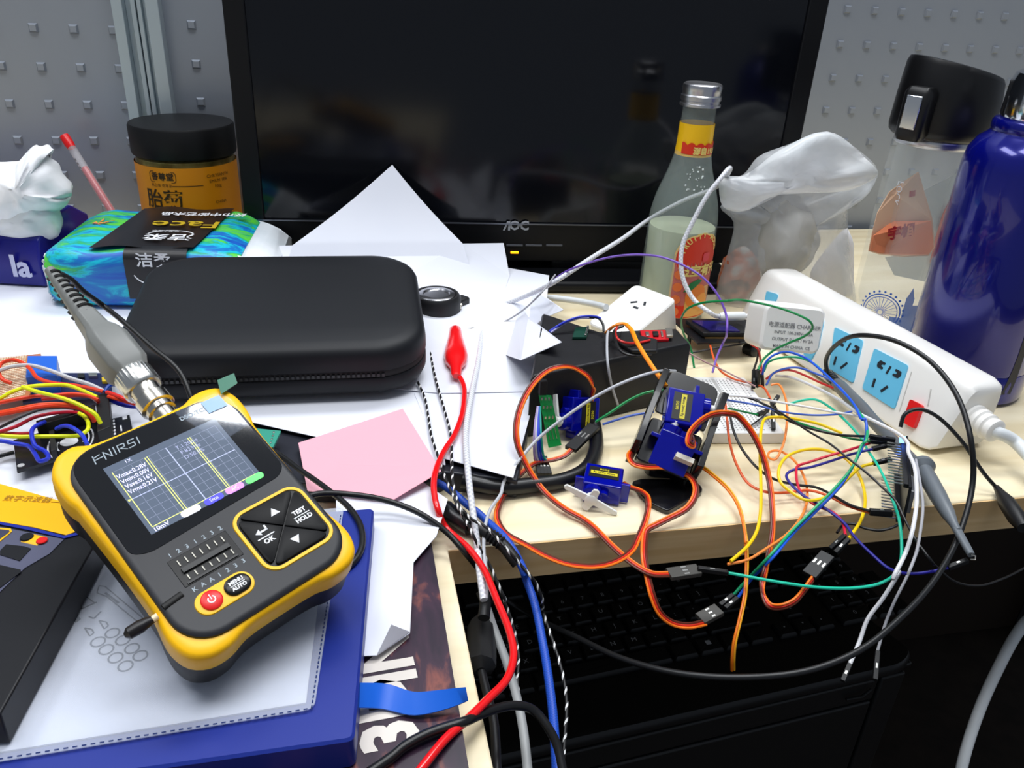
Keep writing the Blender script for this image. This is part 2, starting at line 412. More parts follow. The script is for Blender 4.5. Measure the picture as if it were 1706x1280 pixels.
for r_, s4 in enumerate((('0','.'),('1','2','3'),('4','5','6'),('7','8','9'),('',"/",'*'))):
    x = 18.6 if r_ else 18.6
    for c_ in s4:
        wu = 2 if c_ == '0' else 1
        key((x+wu/2)*KU, (r_+.5)*KU, wu, c_); x += wu
for a in range(3):
    for b in range(2): key((15.25+.5+a)*KU, (3.5+b)*KU, 1, '')
for b, h in ((.5,1),(2.5,1)): key((21.6+.5)*KU, b*KU, 1, '')

# ------------------------------------------------------------------ books, folder and papers
paper = noise_mat('white_paper', [(.3,(222,225,236)),(.7,(230,232,241))], (1,1,1), 12, 2, .6)
def slab(name, label, cat, pts, z0, z1, m, bevel=0, r=None, smooth=40, group=None):
    pl = [P(a, b, z1) for a, b in pts]; poly = [(q.x, q.y) for q in pl]
    if r: poly = rpoly(poly, r)
    o = MB().prism(poly, z0, z1).build(name, m, bevel=bevel, smooth=smooth); return tag(o, label, cat, group)
bookm = noise_mat('dark_purple_cover', [(.3,(24,18,34)),(.52,(56,34,52)),(.62,(128,72,64)),(.70,(46,30,44))], (9,3,1), 9, 5, .35, distort=.6)
bk = thing('book', 'book with dark purple cover and white capital letters at the front desk edge', 'book', P(700,1100,0))
pl = [P(*q, .011) for q in ((560,1300),(560,800),(728,888),(752,1040),(771,1160),(786,1300))]
bpoly = [(q.x, q.y) for q in pl]; bpoly = [(bpoly[0][0]-.01,.13),(bpoly[1][0],bpoly[1][1]),(.0395,.352),(.0395,.13)]
bpoly = [(-.11,.12),(-.11,.36),(.038,.352),(.0355,.12)]
MB().prism([(-.108,.122),(-.108,.358),(.0355,.350),(.0330,.122)], .0024, .0105).build('page_block', paper, bk, world=True)
MB().prism(ccw(bpoly), .0006, .0024).build('back_cover', bookm, bk, world=True); MB().prism(ccw([(-.112,.118),(-.112,.362),(.0392,.353),(.0367,.118)]), .0105, .0117).build('cover', bookm, bk, world=True)
lt = MB(); cream = mat('cover_lettering', (222,214,205), .5)
zb_ = .0119
for s, px, py, sz in (('3D', 648,1188,.034),('IN', 648,1096,.034)):
    q = P(px, py, zb_); text_into(lt, s, .030, Matrix.Translation((q.x,q.y,zb_)) @ Matrix.Rotation(math.radians(94),4,'Z'), bold=.0012, sx=.95)
lt.build('lettering', cream, bk, world=True, smooth=0)

# blue folder with clear sleeve
navy = mat('navy_cover', (22,44,138), .42)
fol = thing('folder', 'thick navy blue folder with a clear front sleeve under the oscilloscope', 'folder', P(300,1200,.012))
zf = .027
fp = [P(-60,1246,zf), P(590,1232,zf), P(623,846,zf), P(560,838,zf)]
fpoly = rpoly([(-.22,.206),(fp[1].x,fp[1].y),(fp[2].x,fp[2].y),(-.19,.352)], .003)
MB().loft(fpoly, [(0,.0125),(0,zf-.001),(.001,zf)]).build('cover', navy, fol, world=True)
MB().loft(fpoly, [(.0008,.0142),(.0008,.0242)]).build('page_block', mat('folder_pages',(12,20,70),.6), fol, world=True)
sp = [(q.x,q.y) for q in (P(-100,1232,zf), P(524,1186,zf), P(573,850,zf), P(560,842,zf))]
sp = rpoly([(-.2,.2135),sp[1],(sp[2][0],.349),(-.19,.349)], .004)
slm = mat('clear_sleeve', (226,233,246), .15, alpha=.28)
ins = [(q.x,q.y) for q in (P(510,1170,zf), P(548,870,zf))]
MB().prism([(-.2,.2185),(ins[0][0],ins[0][1]-.001),(ins[1][0],.344),(-.19,.344)], zf+.0002, zf+.0008).build('inserted_sheet', paper, fol, world=True)
MB().loft(sp, [(0,zf+.0011),(0,zf+.0015)]).build('sleeve', slm, fol, world=True)
st = MB()
a, b, c_ = Vector((-.2,.2150,zf+.0017)), Vector((sp[0][0],sp[0][1],zf)), None
q0, q1, q2 = P(0,1236,zf), P(519,1180,zf+.0016), P(568,856,zf+.0016)
for s0, s1, n in ((Vector((-.2,.2148,zf+.0016)), q1, 62), (q1, q2, 50)):
    for i in range(n):
        t0 = s0.lerp(s1, i/n); t1 = s0.lerp(s1, (i+.5)/n); st.tube([t0, t1], .00028, 4)
st.build('stitching', mat('stitch', (40,60,120), .6), fol, world=True)
# line drawing on the inserted sheet
dr = MB(); zi = zf+.0011-.00015
kf = K(0,840,2.909)
def ring_mark(px, py, rr):
    c = P(px, py, zi); dr.rings([[(c.x+r_*math.cos(t_), c.y+r_*math.sin(t_), zi) for t_ in [2*math.pi*i/20 for i in range(20)]] for r_ in (rr, rr-.0007)], (0,0))
for x, y in ((545,625),(595,660),(640,700),(680,735),(475,668),(515,705),(560,745),(608,785)): ring_mark(*kf(x,y), .0030)
def stroke(k, pts, wd=.0005):
    pp = [P(*k(*q), zi) for q in pts]
    for a, b in zip(pp, pp[1:]):
        d = (b-a); s_ = Vector((-d.y,d.x,0)).normalized()*wd/2; dr.add([a+s_,a-s_,b-s_,b+s_], [(0,1,2,3)])
for i in range(6): stroke(kf, [(290+i*9,500-i*4),(370+i*4,575-i*3)], .0004)
stroke(kf, [(480,395),(510,400),(700,560),(690,590),(520,450),(470,430),(480,395)]); stroke(kf, [(340,405),(400,510)]); stroke(kf, [(390,510),(470,475)], .0008); stroke(kf, [(350,400),(460,480)])
for x, y in ((495,580),(425,615)): stroke(kf, [(x-15,y-15),(x+20,y-8),(x+30,y+10),(x+10,y+25),(x-15,y-15)], .0006)
stroke(kf, [(430,545),(455,555),(490,520)], .0007); stroke(kf, [(510,430),(575,480)], .001)
dr.build('line_drawing', mat('pencil_print', (40,46,54), .6), fol, world=True, smooth=0)
# blue ribbon
rb = [P(590,1158,.021), P(640,1160,.016), P(690,1172,.0165), P(735,1166,.018), P(778,1156,.019)]
w_ = spline(rb, 6); mb = MB()
rs = []
for i, p in enumerate(w_):
    h = .0042*(1-.75*(i/len(w_))**3); tw = Vector((.0012*math.sin(i*.25), h, .0022)) ; rs.append([p+tw, p-tw, p-tw+Vector((0,0,-.0004)), p+tw+Vector((0,0,-.0004))])
mb.rings(rs); mb.build('ribbon_marker', mat('blue_satin', (20,100,215), .35), fol, world=True)

# dark notebook under the sheets
slab('notebook', 'dark notebook lying beneath the loose white sheets, its edge showing by the pink note', 'notebook',
     [(330,690),(560,640),(880,715),(862,800),(740,786),(690,815),(430,800)], .0005, .0135, mat('dark_cover', (32,34,44), .45), bevel=.001)
SH = 'loose white sheets'
def sheet(label, pts, z, zs=None, name='paper_sheet', m=None, th=.00035):
    zz = zs or [z]*len(pts)
    pp = [P(a, b, h) for (a, b), h in zip(pts, zz)]
    mb = MB().rings([[p-Vector((0,0,th)) for p in pp], pp]); return tag(mb.build(name, m or paper, smooth=0), label, 'paper')
sheet('white sheet spread across the left desk under the tissue pack and circuit boards', [(-160,470),(60,440),(330,470),(300,905),(-160,905)], .0165)
sheet('white sheet showing in front of the black zip case, under the pink note', [(240,560),(730,540),(742,775),(500,722),(360,690)], .0168)
sheet('lower white sheet ending in a corner by the thick black cable', [(690,655),(897,640),(855,796),(733,762)], .0172)
sheet('topmost wide white sheet right of the zip case, crossed by the red wire', [(600,440),(850,447),(915,459),(902,600),(895,652),(735,655),(560,640)],   .0180, [.0183,.030,.030,.0180,.0180,.0180,.0180])
sheet('white sheet with square corner below the monitor logo', [(400,412),(486,409),(770,406),(839,405),(849,460),(800,600),(420,600)], .0188, [.050,.050,.050,.050,.0300,.0190,.0190])
sheet('small white paper corner jutting out lowest over the black box', [(860,500),(880,528),(936,570),(868,600),(840,590)], .0460, [.019,.038,.056,.040,.019])
sheet('small torn paper corner jutting out above the larger one', [(868,470),(905,492),(939,516),(906,530),(870,560)], .030, [.019,.032,.052,.036,.019])
# leaning sheet: bends up against the screen
mb = MB(); rs = []
pa, pb_, pc = P(487,409,.055), P(771,406,.055), None
apex = Vector((.0468,.7255,0)); nrm = Vector((-md.y, md.x, 0)); ap = PL(653,273, ml, nrm); ap = ap - Vector((0,.004,0))
N = 14
for i in range(N+1):
    t = i/N
    a = pa.lerp(ap, t); b = pb_.lerp(ap, t); sag = -.008*math.sin(math.pi*t)
    rs.append([a+Vector((0,0,sag*.3)), b+Vector((0,0,sag*.3))])
base0 = [P(470,470,.0262), P(790,470,.0262)]
rs = [base0]+rs
vs = [p for r in rs for p in r]; n = len(vs)
fs = [(2*k,2*k+1,2*k+3,2*k+2) for k in range(len(rs)-1)]
off = Vector((0,.0003,-.0003))
mb.add(vs+[v+off for v in vs], fs+[tuple(n+i for i in reversed(q)) for q in fs])
tag(mb.build('paper_sheet', paper, smooth=60), 'white sheet leaning with its pointed corner up against the monitor screen', 'paper')
# lower sheet with curled corner on the book
z = .0150
pts = [(560,800),(735,800),(746,832),(728,893),(688,936),(683,1052),(665,1046)]
pg = thing('paper_sheet', 'white sheet with a curled-up corner lying on the dark purple book', 'paper', P(650,950,z))
pp = [P(a,b,z) for a,b in ((560,812),(700,800),(746,832),(727,893),(689,937),(683,1055),(628,1092),(560,1095))]
MB().rings([[p-Vector((0,0,.0004)) for p in pp], pp]).build('sheet', paper, pg, world=True, smooth=0)
a, b, c_ = P(683,1054,z+.0004), P(628,1092,z+.0004), P(652,1042,z+.009)
m_ = (a+b)/2
MB().rings([[a,b,c_],[a+Vector((0,0,.0004)),b+Vector((0,0,.0004)),c_+Vector((0,0,.0004))]]).build('curled_corner', paper, pg, world=True, smooth=0)
sheet('pale pink sticky note lying in front of the black zip case', [(497,738),(671,681),(735,785),(655,833),(512,818)], .0215, [.019,.0215,.022,.018,.0172], m=mat('pink_note', (236,172,186), .6))

# yellow and black box at lower left
bxm = mat('box_black', (18,19,24), .45, spec=.35); ylw = mat('box_yellow', (252,190,8), .4)
zx = .044
bx = thing('product_box', 'black carton with yellow band and device picture at lower left', 'box', P(60,1000,zf))
pl = [P(-150,800,zx), P(0,806,zx), P(112,838,zx), P(168,890,zx), P(0,1190,zx), P(-260,1200,zx)]
MB().prism([(q.x,q.y) for q in pl], zf+.002, zx).build('carton', bxm, bx, world=True, bevel=.0008)
def decal(parent, name, k, pts, z, m, th=.0003):
    pp = [P(*(k(*q) if k else q), z) for q in pts]
    return MB().rings([[p-Vector((0,0,th)) for p in pp], pp]).build(name, m, parent, world=True, smooth=0)
decal(bx, 'yellow_band', kf, [(-100,-100),(0,-98),(320,-8),(410,118),(320,150),(160,112),(0,85),(-100,70)], zx+.0004, ylw)
decal(bx, 'blue_stripe', kf, [(-100,72),(0,86),(160,115),(310,153),(412,128),(412,140),(310,166),(150,128),(0,98),(-100,84)], zx+.0006, mat('box_blue', (20,40,150), .4))
decal(bx, 'picture_panel', kf, [(-100,100),(0,110),(310,170),(240,240),(120,310),(0,425),(-100,500)], zx+.0004, mat('box_grey', (84,86,108), .4))
decal(bx, 'picture_keypad', kf, [(-60,105),(0,115),(52,118),(58,132),(0,180),(-60,200)], zx+.0008, ylw)
decal(bx, 'picture_keypad_face', kf, [(-60,110),(0,122),(44,126),(46,134),(0,168),(-60,190)], zx+.0010, mat('box_keypad_face', (60,62,84), .4))
decal(bx, 'picture_socket', kf, [(30,195),(120,205),(150,215),(95,275),(0,245),(0,225)], zx+.0008, bxm)
decal(bx, 'picture_screen', kf, [(-60,290),(0,295),(100,318),(100,330),(0,405),(-60,440)], zx+.0008, bxm)
q = [P(*kf(*p), zx+.0008) for p in ((125,160),(205,178))]
mb = MB().tube([q[0]+Vector((0,0,-.0007)), q[1]+Vector((0,0,-.0007))], .0034, 12, flat=.25); mb.build('picture_button_plate', ylw, bx, world=True)
MB().lathe([(.0024,0),(.0022,.0004)], 18, Matrix.Translation(P(*kf(203,177), zx+.001))).build('picture_red_button', mat('signal_red', (225,25,25), .35), bx, world=True)
MB().lathe([(.0028,0),(.0026,.0004)], 18, Matrix.Translation(P(*kf(130,160), zx+.001))).build('picture_black_button', bxm, bx, world=True)
tx = MB(); q = P(70,833,zx+.0007); text_into(tx, '数字示波器二合一', .0050, Matrix.Translation(q) @ Matrix.Rotation(math.radians(-12),4,'Z'), sx=.9); tx.build('lettering', mat('box_print', (170,124,10), .5), bx, world=True, smooth=0)
#PART2
# ------------------------------------------------------------------ oscilloscope
SC_O = Vector((-.0669, .2987, .0873)); SAX = Vector((.8123,.5765,.0883)); SAY = Vector((-.5622,.7336,.3819))
SM = frame(SC_O, SAX, SAY) @ Matrix.Scale(.001, 4)
sco = thing('oscilloscope', 'handheld black and yellow oscilloscope with lit screen lying tilted on the blue folder', 'oscilloscope', frame(SC_O, SAX, SAY))
SL = Matrix.Scale(.001, 4)       # part geometry below is written in millimetres
yel = mat('yellow_rubber', (255,194,2), .42); dgrey = mat('charcoal_plastic', (22,24,31), .4, spec=.4); blk = mat('gloss_black', (8,8,11), .28, spec=.35)
white = mat('white_print', (232,234,240), .5)
def sp_(mb, name, m, par=None, **kw): return mb.build(name, m, par or sco, M=SL, **kw)
outer = [(-40,9),(-41.2,13),(-41.6,20),(-40.5,28),(-35.5,35),(-28,37),(-22.5,34.6),(-17,33.8),(14,34),(19,34.6),(24,37),(31,37.4),(37,35),(40.3,28),(40.6,19),(39.6,13),(38.4,9),
         (37.6,-20),(37.6,-46),(38.6,-52),(39,-60),(36.5,-67),(31,-71),(22,-72),(16,-70.5),(0,-70),(-16,-70.5),(-24,-73),(-32,-72.5),(-38,-68),(-40.4,-60),(-39.8,-52),(-38.8,-46),(-38.8,-20)]
outer = [(p.x, p.y) for p in spline([Vector((a,b,0)) for a,b in outer+outer[:1]], 3)][:-1]
outer = outer[::-1]
def ccw(poly):
    a = sum(poly[i-1][0]*poly[i][1]-poly[i][0]*poly[i-1][1] for i in range(len(poly))); return poly if a > 0 else poly[::-1]
outer = ccw(outer)
sp_(MB().loft(outer, [(3,-28),(1.2,-26),(.8,-16),(.8,-9)]), 'back_shell', mat('black_rubber', (20,20,23), .5))
sp_(MB().loft(outer, [(.4,-12.5),(0,-11.5),(0,-3.5),(.5,-1.6),(1.6,-.6),(4.5,-.4)]), 'bumper', yel)
inner = rrect(73.5, 99.5, 15, 8, -.4, -18.6)
inner = ccw([(p[0], p[1]) for p in inner])
sp_(MB().loft(inner, [(0,-2),(.3,.6),(1.6,1.2),(3,1.3)]), 'front_face', dgrey)
win = ccw(rpoly([(-36,31),(36,31),(36,-18.5),(31,-23),(-29,-26.5),(-36,-23)], [14,14,6,4,6,6], 6))
sp_(MB().loft(win, [(1.2,1.0),(1.4,1.55)]), 'display_window', mat('display_glass', (9,9,12), .04, coat=1, spec=.9), smooth=30)
Z = 1.6
scrm = mat('lcd_backlit', (86,96,112), .06, emis=.42, coat=1, spec=.9)
screen = sp_(MB().box((-24.5,-18.5,1.4),(24.5,18.5,Z)), 'screen', scrm)
ln = mat('lcd_grid', (160,168,205), .3, emis=.6); yl = mat('lcd_yellow', (206,212,110), .3, emis=.8); ltx = mat('lcd_text', (205,205,250), .3, emis=.8)
g = MB()
for i in range(13): x = -22.5+i*45/12; g.box((x-.07,-15.5,Z),(x+.07,15,Z+.03))
for i in range(9): y = -15.5+i*30.5/8; g.box((-22.5,y-.07,Z),(22.5,y+.07,Z+.03))
sp_(g, 'fine_grid', mat('lcd_fine_grid', (118,126,150), .3, emis=.5), screen, smooth=0)
g = MB()
g.box((-22.5,-.5,Z),(22.5,-.15,Z+.06)); g.box((-.2,-15.5,Z),(.2,15,Z+.06))
sp_(g, 'grid_axis', ln, screen, smooth=0)
g = MB()
for x in (-22.6,-9.2,-8.2,9.8,10.7): g.box((x-.16,-15.6,Z),(x+.16,15,Z+.09))
g.box((-22.6,-15.8,Z),(22.6,-15.5,Z+.09)); g.prism([(-24,-.9),(-22.4,-.3),(-24,.3)], Z, Z+.1)
sp_(g, 'trace', yl, screen, smooth=0)
g = MB()
for i, s in enumerate(('Vmax:0.28V','Vmin:0.00V','Vave:0.16V','Vrms:0.21V')): text_into(g, s, 2.9, T(-16.2,11.8-i*2.9,Z+.1), bold=.03, sx=.86)
text_into(g, '10mV', 2.7, T(-19.8,-17.3,Z+.1), bold=.05); text_into(g, '1X', 2.4, T(-15,17,Z+.1))
sp_(g, 'screen_text', ltx, screen, smooth=0)
g = MB()
for i, s in enumerate(('T:1.20ms','F:833Hz','D:50.0%')): text_into(g, s, 2.6, T(8,12.6-i*3.0,Z+.1))
sp_(g, 'screen_text', mat('lcd_faint', (150,156,190), .3, emis=.5), screen, smooth=0)
for x, c, s in ((-7.5,(225,228,240),''),(2.6,(52,48,225),'5ms'),(12,(190,120,240),'AC'),(21.3,(80,225,95),'')):
    bb = sp_(MB().prism(rrect(8,3.1,1.3,4,x,-17.2), Z, Z+.12), 'screen_badge', mat('badge_%d%d%d' % c, c, .3, emis=.8), screen)
    if s: g = MB(); text_into(g, s, 2.3, T(x,-17.2,Z+.16)); sp_(g, 'screen_text', ltx, screen, smooth=0)
g = MB(); lw = 3.6
# maker's mark
lt_ = mat('silver_print', (150,164,174), .4)
x = -25
def bar(mb, pts, wd):
    pp = [Vector((a,b,0)) for a,b in pts]
    for a, b in zip(pp, pp[1:]):
        d = (b-a).normalized(); s_ = Vector((-d.y,d.x,0))*wd/2; e = d*wd*.3; a = Vector((-25+(a.x+25)*.86,a.y-.3,0)); b = Vector((-25+(b.x+25)*.86,b.y-.3,0))
        mb.add([a+s_-e+Vector((0,0,1.66)), a-s_-e+Vector((0,0,1.66)), b-s_+e+Vector((0,0,1.66)), b+s_+e+Vector((0,0,1.66))], [(0,1,2,3)])
for pts in ([(-25.6,22.2),(-25,26.2)],[(-25.2,25.2),(-22,25.8)],[(-25,24),(-20.6,24.3)],[(-20.8,22.3),(-20.2,26.2),(-17.6,22.6),(-17,26.4)],[(-15.8,22.6),(-15.2,26.4)],
            [(-14,22.8),(-13.4,26.3),(-10.2,26.2),(-10.6,24.6),(-13,24.4),(-10.2,22.8)],[(-9.2,22.8),(-6.2,23),(-5.8,24.6),(-8.6,24.8),(-8.2,26.4),(-5.2,26.4)],[(-4.2,22.8),(-3.6,26.4)]): bar(g, pts, .45)
sp_(g, 'maker_lettering', lt_, smooth=0)
g = MB(); text_into(g, 'DSO-TC3', 3.0, T(18.5,25.3,1.66), bold=.08); sp_(g, 'model_lettering', lt_, smooth=0)
# protective film remains at the corner
film = mat('screen_film', (200,215,240), .03, alpha=.05)
sp_(MB().prism(ccw(rpoly([(12,30),(33,31),(36,26),(36,8),(20,6)],[2,6,3,2,2],4)), 1.7, 1.8), 'protective_film', film)
sp_(MB().prism([(24,22),(33,22),(33,29),(24,29)], 1.82, 1.9), 'film_tab', mat('film_tab_blue', (160,195,235), .3, alpha=.85))
sp_(MB().prism([(34,29),(43.5,31),(45.5,37),(37,37)], 1.5, 1.8), 'pull_tab', mat('green_tab', (10,105,78), .4))
# keypad
kpd = rrect(33,31.5,7,8,17.6,-43.6)
ringb = MB(); ringb.loft(ccw(kpd), [(0,1.1),(.3,1.9),(1.6,1.9),(1.8,1.2)], cap=(0,0)); sp_(ringb, 'keypad_rim', yel)
sp_(MB().prism(ccw(rrect(30,28.5,5.8,8,17.6,-43.6)), 1.1, 1.5), 'keypad_base', blk)
for a in range(4):
    A0 = [(-14.2,13.6),(14.2,13.6),(14.2,-13.6),(-14.2,-13.6)]; u, v = A0[a], A0[(a+1)%4]
    tri = [(u[0]*.98,u[1]*.98),(v[0]*.98,v[1]*.98),(0,0)]
    c_ = ((u[0]+v[0])/2*.62,(u[1]+v[1])/2*.62)
    tri = [(p[0]*.99+c_[0]*.035+17.6, p[1]*.99+c_[1]*.035-43.6) for p in tri]
    sp_(MB().loft(ccw(rpoly(tri, [5,5,.6], 5)), [(0,1.4),(.05,2.45),(.25,2.6)]), 'keypad_button', mat('keypad_rubber', (9,9,12), .5, spec=.25))
g = MB()
g.prism([(15.9,-37.4),(20.1,-37.4),(18,-34)], 2.6, 2.72); g.prism([(15.9,-50.2),(20.1,-50.2),(18,-53.6)], 2.6, 2.72)
text_into(g, 'TEST', 2.7, T(26.3,-41.4,2.75), bold=.12); text_into(g, 'HOLD', 2.7, T(26.3,-45.2,2.75), bold=.12); g.box((22.6,-43.5,2.6),(30,-43.1,2.74))
text_into(g, 'OK', 3.0, T(9.3,-46,2.75), bold=.12); g.box((5.6,-44.1,2.6),(13,-43.6,2.74))
g.box((8,-41.5,2.6),(11.6,-40.7,2.74)); g.box((10.8,-41.5,2.6),(11.6,-39,2.74)); g.prism([(8.4,-42.6),(8.4,-39.6),(6.2,-41.1)], 2.6, 2.74)
sp_(g, 'keypad_lettering', white, smooth=0)
# transistor socket
sp_(MB().box((-26,-45.2,1.0),(-1.5,-32.0,1.45)), 'test_socket', blk, bevel=.0003)
rib = MB(); rib.box((-23.5,-39.8,1.3),(-4,-37.8,2.6)); rib.box((-24.5,-44.6,1.3),(-3.5,-43.8,2.0)); sp_(rib, 'socket_rib', mat('socket_grey', (28,29,31), .45))
for i in range(7):
    for y0, y1 in ((-36.8,-33.4),(-43.4,-40.4)):
        x = -22.8+i*3.05; sp_(MB().box((x-.22,y0+.4,1.3),(x+.22,y1-.4,1.9)), 'socket_contact', mat('contact_metal', (140,138,130), .35, .8))
g = MB()
for i, s in enumerate('1231232'): text_into(g, s, 2.7, T(-23.6+i*3.5,-30.2,1.4), bold=.04)
for i, s in enumerate('KAA1233'): text_into(g, s, 2.7, T(-23.6+i*3.4,-47.6,1.4), bold=.04)
sp_(g, 'socket_lettering', lt_, smooth=0)
pill = ccw(rrect(23.5,10.4,5.1,8,-15.8,-55.2))
sp_(MB().loft(pill, [(0,1.1),(.3,1.8),(.9,1.95)]), 'button_plate', yel)
sp_(MB().lathe([(4,1.6),(4,2.5),(3.4,2.9),(.01,3.0)], 28, T(-21.3,-55.2)), 'power_button', mat('signal_red', (225,25,25), .35))
g = MB()
aa = [math.radians(125+ k*290/16) for k in range(17)]
g.rings([[Vector((-21.3+r_*math.cos(t_), -55.2+r_*math.sin(t_), 3.05)) for r_ in (1.55,1.05)] for t_ in aa], (0,0), closed=False); g.box((-21.5,-55.2,3.0),(-21.1,-53,3.08))
sp_(g, 'power_symbol', white, smooth=0)
sp_(MB().loft(ccw(rrect(10.4,7.6,3.7,8,-10.6,-55.2)), [(0,1.6),(.1,2.6),(.8,3.0)]), 'menu_button', blk)
g = MB(); text_into(g, 'MENU', 2.1, T(-10.6,-53.9,3.06), bold=.1); text_into(g, 'AUTO', 2.1, T(-10.6,-56.6,3.06), bold=.1); g.box((-13.6,-55.35,3),(-7.6,-55.05,3.06)); sp_(g, 'menu_lettering', white, smooth=0)
# lanyard slot post, stand
sp_(MB().tube([Vector((-28,-46.5,1.4)),Vector((-36,-47.4,1.5))], 1.3, 10, flat=.5), 'slot', mat('slot_black', (5,5,6), .6))
g = MB().tube([Vector((-39.4,-48,-2)),Vector((-42.5,-47.8,-2)),Vector((-45,-47.6,-2.5)),Vector((-49,-47.4,-3)),Vector((-50.5,-47.3,-3.2))], 2, 12, radii=[1.2,2.0,2.5,2.3,.8]); sp_(g, 'cord_toggle', mat('toggle_black', (18,14,18), .4))
sp_(MB().lathe([(1.3,0),(1.3,2)], 12, Matrix(aim((-38.4,-48,-1.5),(-41,-48,-1.8)))), 'toggle_ferrule', mat('cream_ring', (235,215,180), .4))
kk = MB(); 
for x in (-20,20):
    a = Vector((x,18,-27)); 
    Mi = (SM).inverted(); b = SM @ a; b2 = Mi @ Vector((b.x, b.y+.006, .0285)); kk.tube([a, b2], 2.2, 8)
sp_(kk, 'kick_stand', mat('black_rubber', (20,20,23), .5))
# probe plug on the scope's top edge
BO = SM @ Vector((11.5, 33.5, -7)); BD = (SM @ Vector((11, 120, -5))) - BO
bnc = thing('oscilloscope_probe', 'grey oscilloscope probe cabled from the handheld oscilloscope to a hook tip at the right', 'probe', aim(BO, BO+BD))
nick = mat('nickel', (205,200,190), .2, 1); pgrey = mat('probe_grey', (122,124,122), .42)
mmL = Matrix.Scale(.001, 4)
def bp(mb, name, m, **kw): return mb.build(name, m, bnc, M=mmL, **kw)
bp(MB().lathe([(5.4,-2),(5.4,5),(6.4,5.2),(6.4,8),(5.6,8.4),(5.6,9)], 28), 'socket_collar', nick)
bp(MB().lathe([(6.6,8),(7.6,8.5),(7.6,14),(6.6,15),(6.6,20),(7.2,21)], 32), 'bayonet_sleeve', nick)
mb = MB(); n = 40
for k, (r_, z_) in enumerate(((7.4,19),(8.0,20),(8.0,26),(7.4,27))): pass
mb.rings([[((r_+(.3 if i%2 else 0))*math.cos(2*math.pi*i/64), (r_+(.3 if i%2 else 0))*math.sin(2*math.pi*i/64), z_) for i in range(64)] for r_, z_ in ((7.6,20),(8.4,21),(8.4,30),(7.8,31))])
bp(mb, 'knurled_ring', mat('nickel_bright', (222,222,218), .28, 1))
sq = rpoly([(-8.6,-5.5),(-5.5,-8.6),(5.5,-8.6),(8.6,-5.5),(8.6,5.5),(5.5,8.6),(-5.5,8.6),(-8.6,5.5)], 1.0, 3)
def sc_(poly, k): return [(a*k, b*k) for a, b in poly]
mb = MB(); pr_ = [(.80,30),(.88,32),(1.04,35),(1.04,52),(.9,57),(.66,62),(.60,68),(.56,73)]
mb.rings([[(a*k*(1 if k>.7 else 1), b*k, z_) for a, b in sq] for k, z_ in pr_]); bp(mb, 'plug_body', pgrey)
bp(MB().lathe([(1.6,-.6),(1.6,.9)], 14, Matrix.Rotation(math.radians(-20),4,'Z') @ Matrix.Translation((0,-8.9,44)) @ Matrix.Rotation(math.radians(90),4,'X')), 'trimmer_hole', mat('dark_hole', (40,24,20), .6))
pts = []; L0 = 72
spine = [Vector((0,0,L0+i*3.9)) + Vector((0,.012*(i**2)*.9,0)) for i in range(10)]
bp(MB().tube(spine, 4, 16, radii=[5.0-.28*i for i in range(10)]), 'strain_relief', pgrey)
mb = MB()
for i in range(1, 9):
    c_ = spine[i]; r_ = 5.0-.28*i
    for s_ in (1, -1):
        arc = [c_+Vector(((r_+.12)*math.cos(t), (r_+.12)*math.sin(t), 0)) for t in [math.radians(a+(0 if s_>0 else 180)) for a in range(-118,-20,12)]]
        mb.tube(arc, .85, 6)
bp(mb, 'relief_slots', mat('slot_black', (5,5,6), .6))
tail = bnc.matrix_world @ (spine[-1]*.001)
cabm = mat('cable_black', (20,21,23), .4)
ck = K(80,440,4.923)
rt_ = [tail] + [P(*ck(x,y), z_) for x, y, z_ in ((190,130,.118),(290,225,.105),(450,340,.0845),(620,475,.0815),(850,680,.074),(1083,890,.064))]
rt_ += [P(330,690,.045), P(360,720,.022)]
bpts = [P(*q) for q in ((400,735,.0215),(452,750,.023),(500,783,.025),(545,815,.027),(585,850,.0285),(603,885,.029),(600,920,.029),(578,945,.029),(540,955,.029),(500,930,.029),(480,880,.029),(500,835,.029),(530,823,.030),(600,826,.028),(650,836,.024),(700,856,.020),(745,888,.012),(778,925,.004),(806,960,-.02),(830,990,-.06),(862,1012,-.07),(905,1036,-.06),(960,1062,-.045),(1040,1099,-.03),(1130,1122,-.02),(1230,1129,-.015),(1340,1119,-.01),(1430,1085,-.005),(1500,1030,0),(1560,962,.004),(1602,880,.012),(1621,800,.03),(1617,730,.052),(1592,655,.066),(1545,598,.074),(1485,566,.076),(1430,559,.070),(1393,575,.05),(1376,602,.026),(1378,622,.016))]
MB().tube(spline(rt_+bpts, 6), .0016, 10).build('cable', cabm, bnc, world=True)
# probe body + hook tip
pa_, pb_ = P(1378,622,.012), P(1545,795,.016); tip = P(1618,925,.012)
d1 = (pb_-pa_); L = d1.length
Mp = aim(pa_, pb_)
def pp_(mb, name, m, **kw): return mb.build(name, m, bnc, world=True, **kw)
mb = MB().lathe([(.0022,-.004),(.003,.0),(.0034,.012),(.0036,.02)], 14, Mp); pp_(mb, 'rear_strain_relief', mat('black_rubber', (20,20,23), .5))
mb = MB()
for i in range(6): mb.lathe([(.0039,.001+i*.0030),(.0042,.0018+i*.0030),(.0039,.0026+i*.0030)], 12, Mp, cap=(0,0))
pp_(mb, 'relief_rib', mat('black_rubber', (20,20,23), .5))
pp_(MB().lathe([(.0042,.018),(.0050,.024),(.0052,.06),(.0044,.075),(.0042,L-.01),(.0050,L-.006)], 20, Mp), 'probe_body', mat('probe_dark_grey', (92,96,100), .4))
Mt = aim(pb_, tip); Lt = (tip-pb_).length
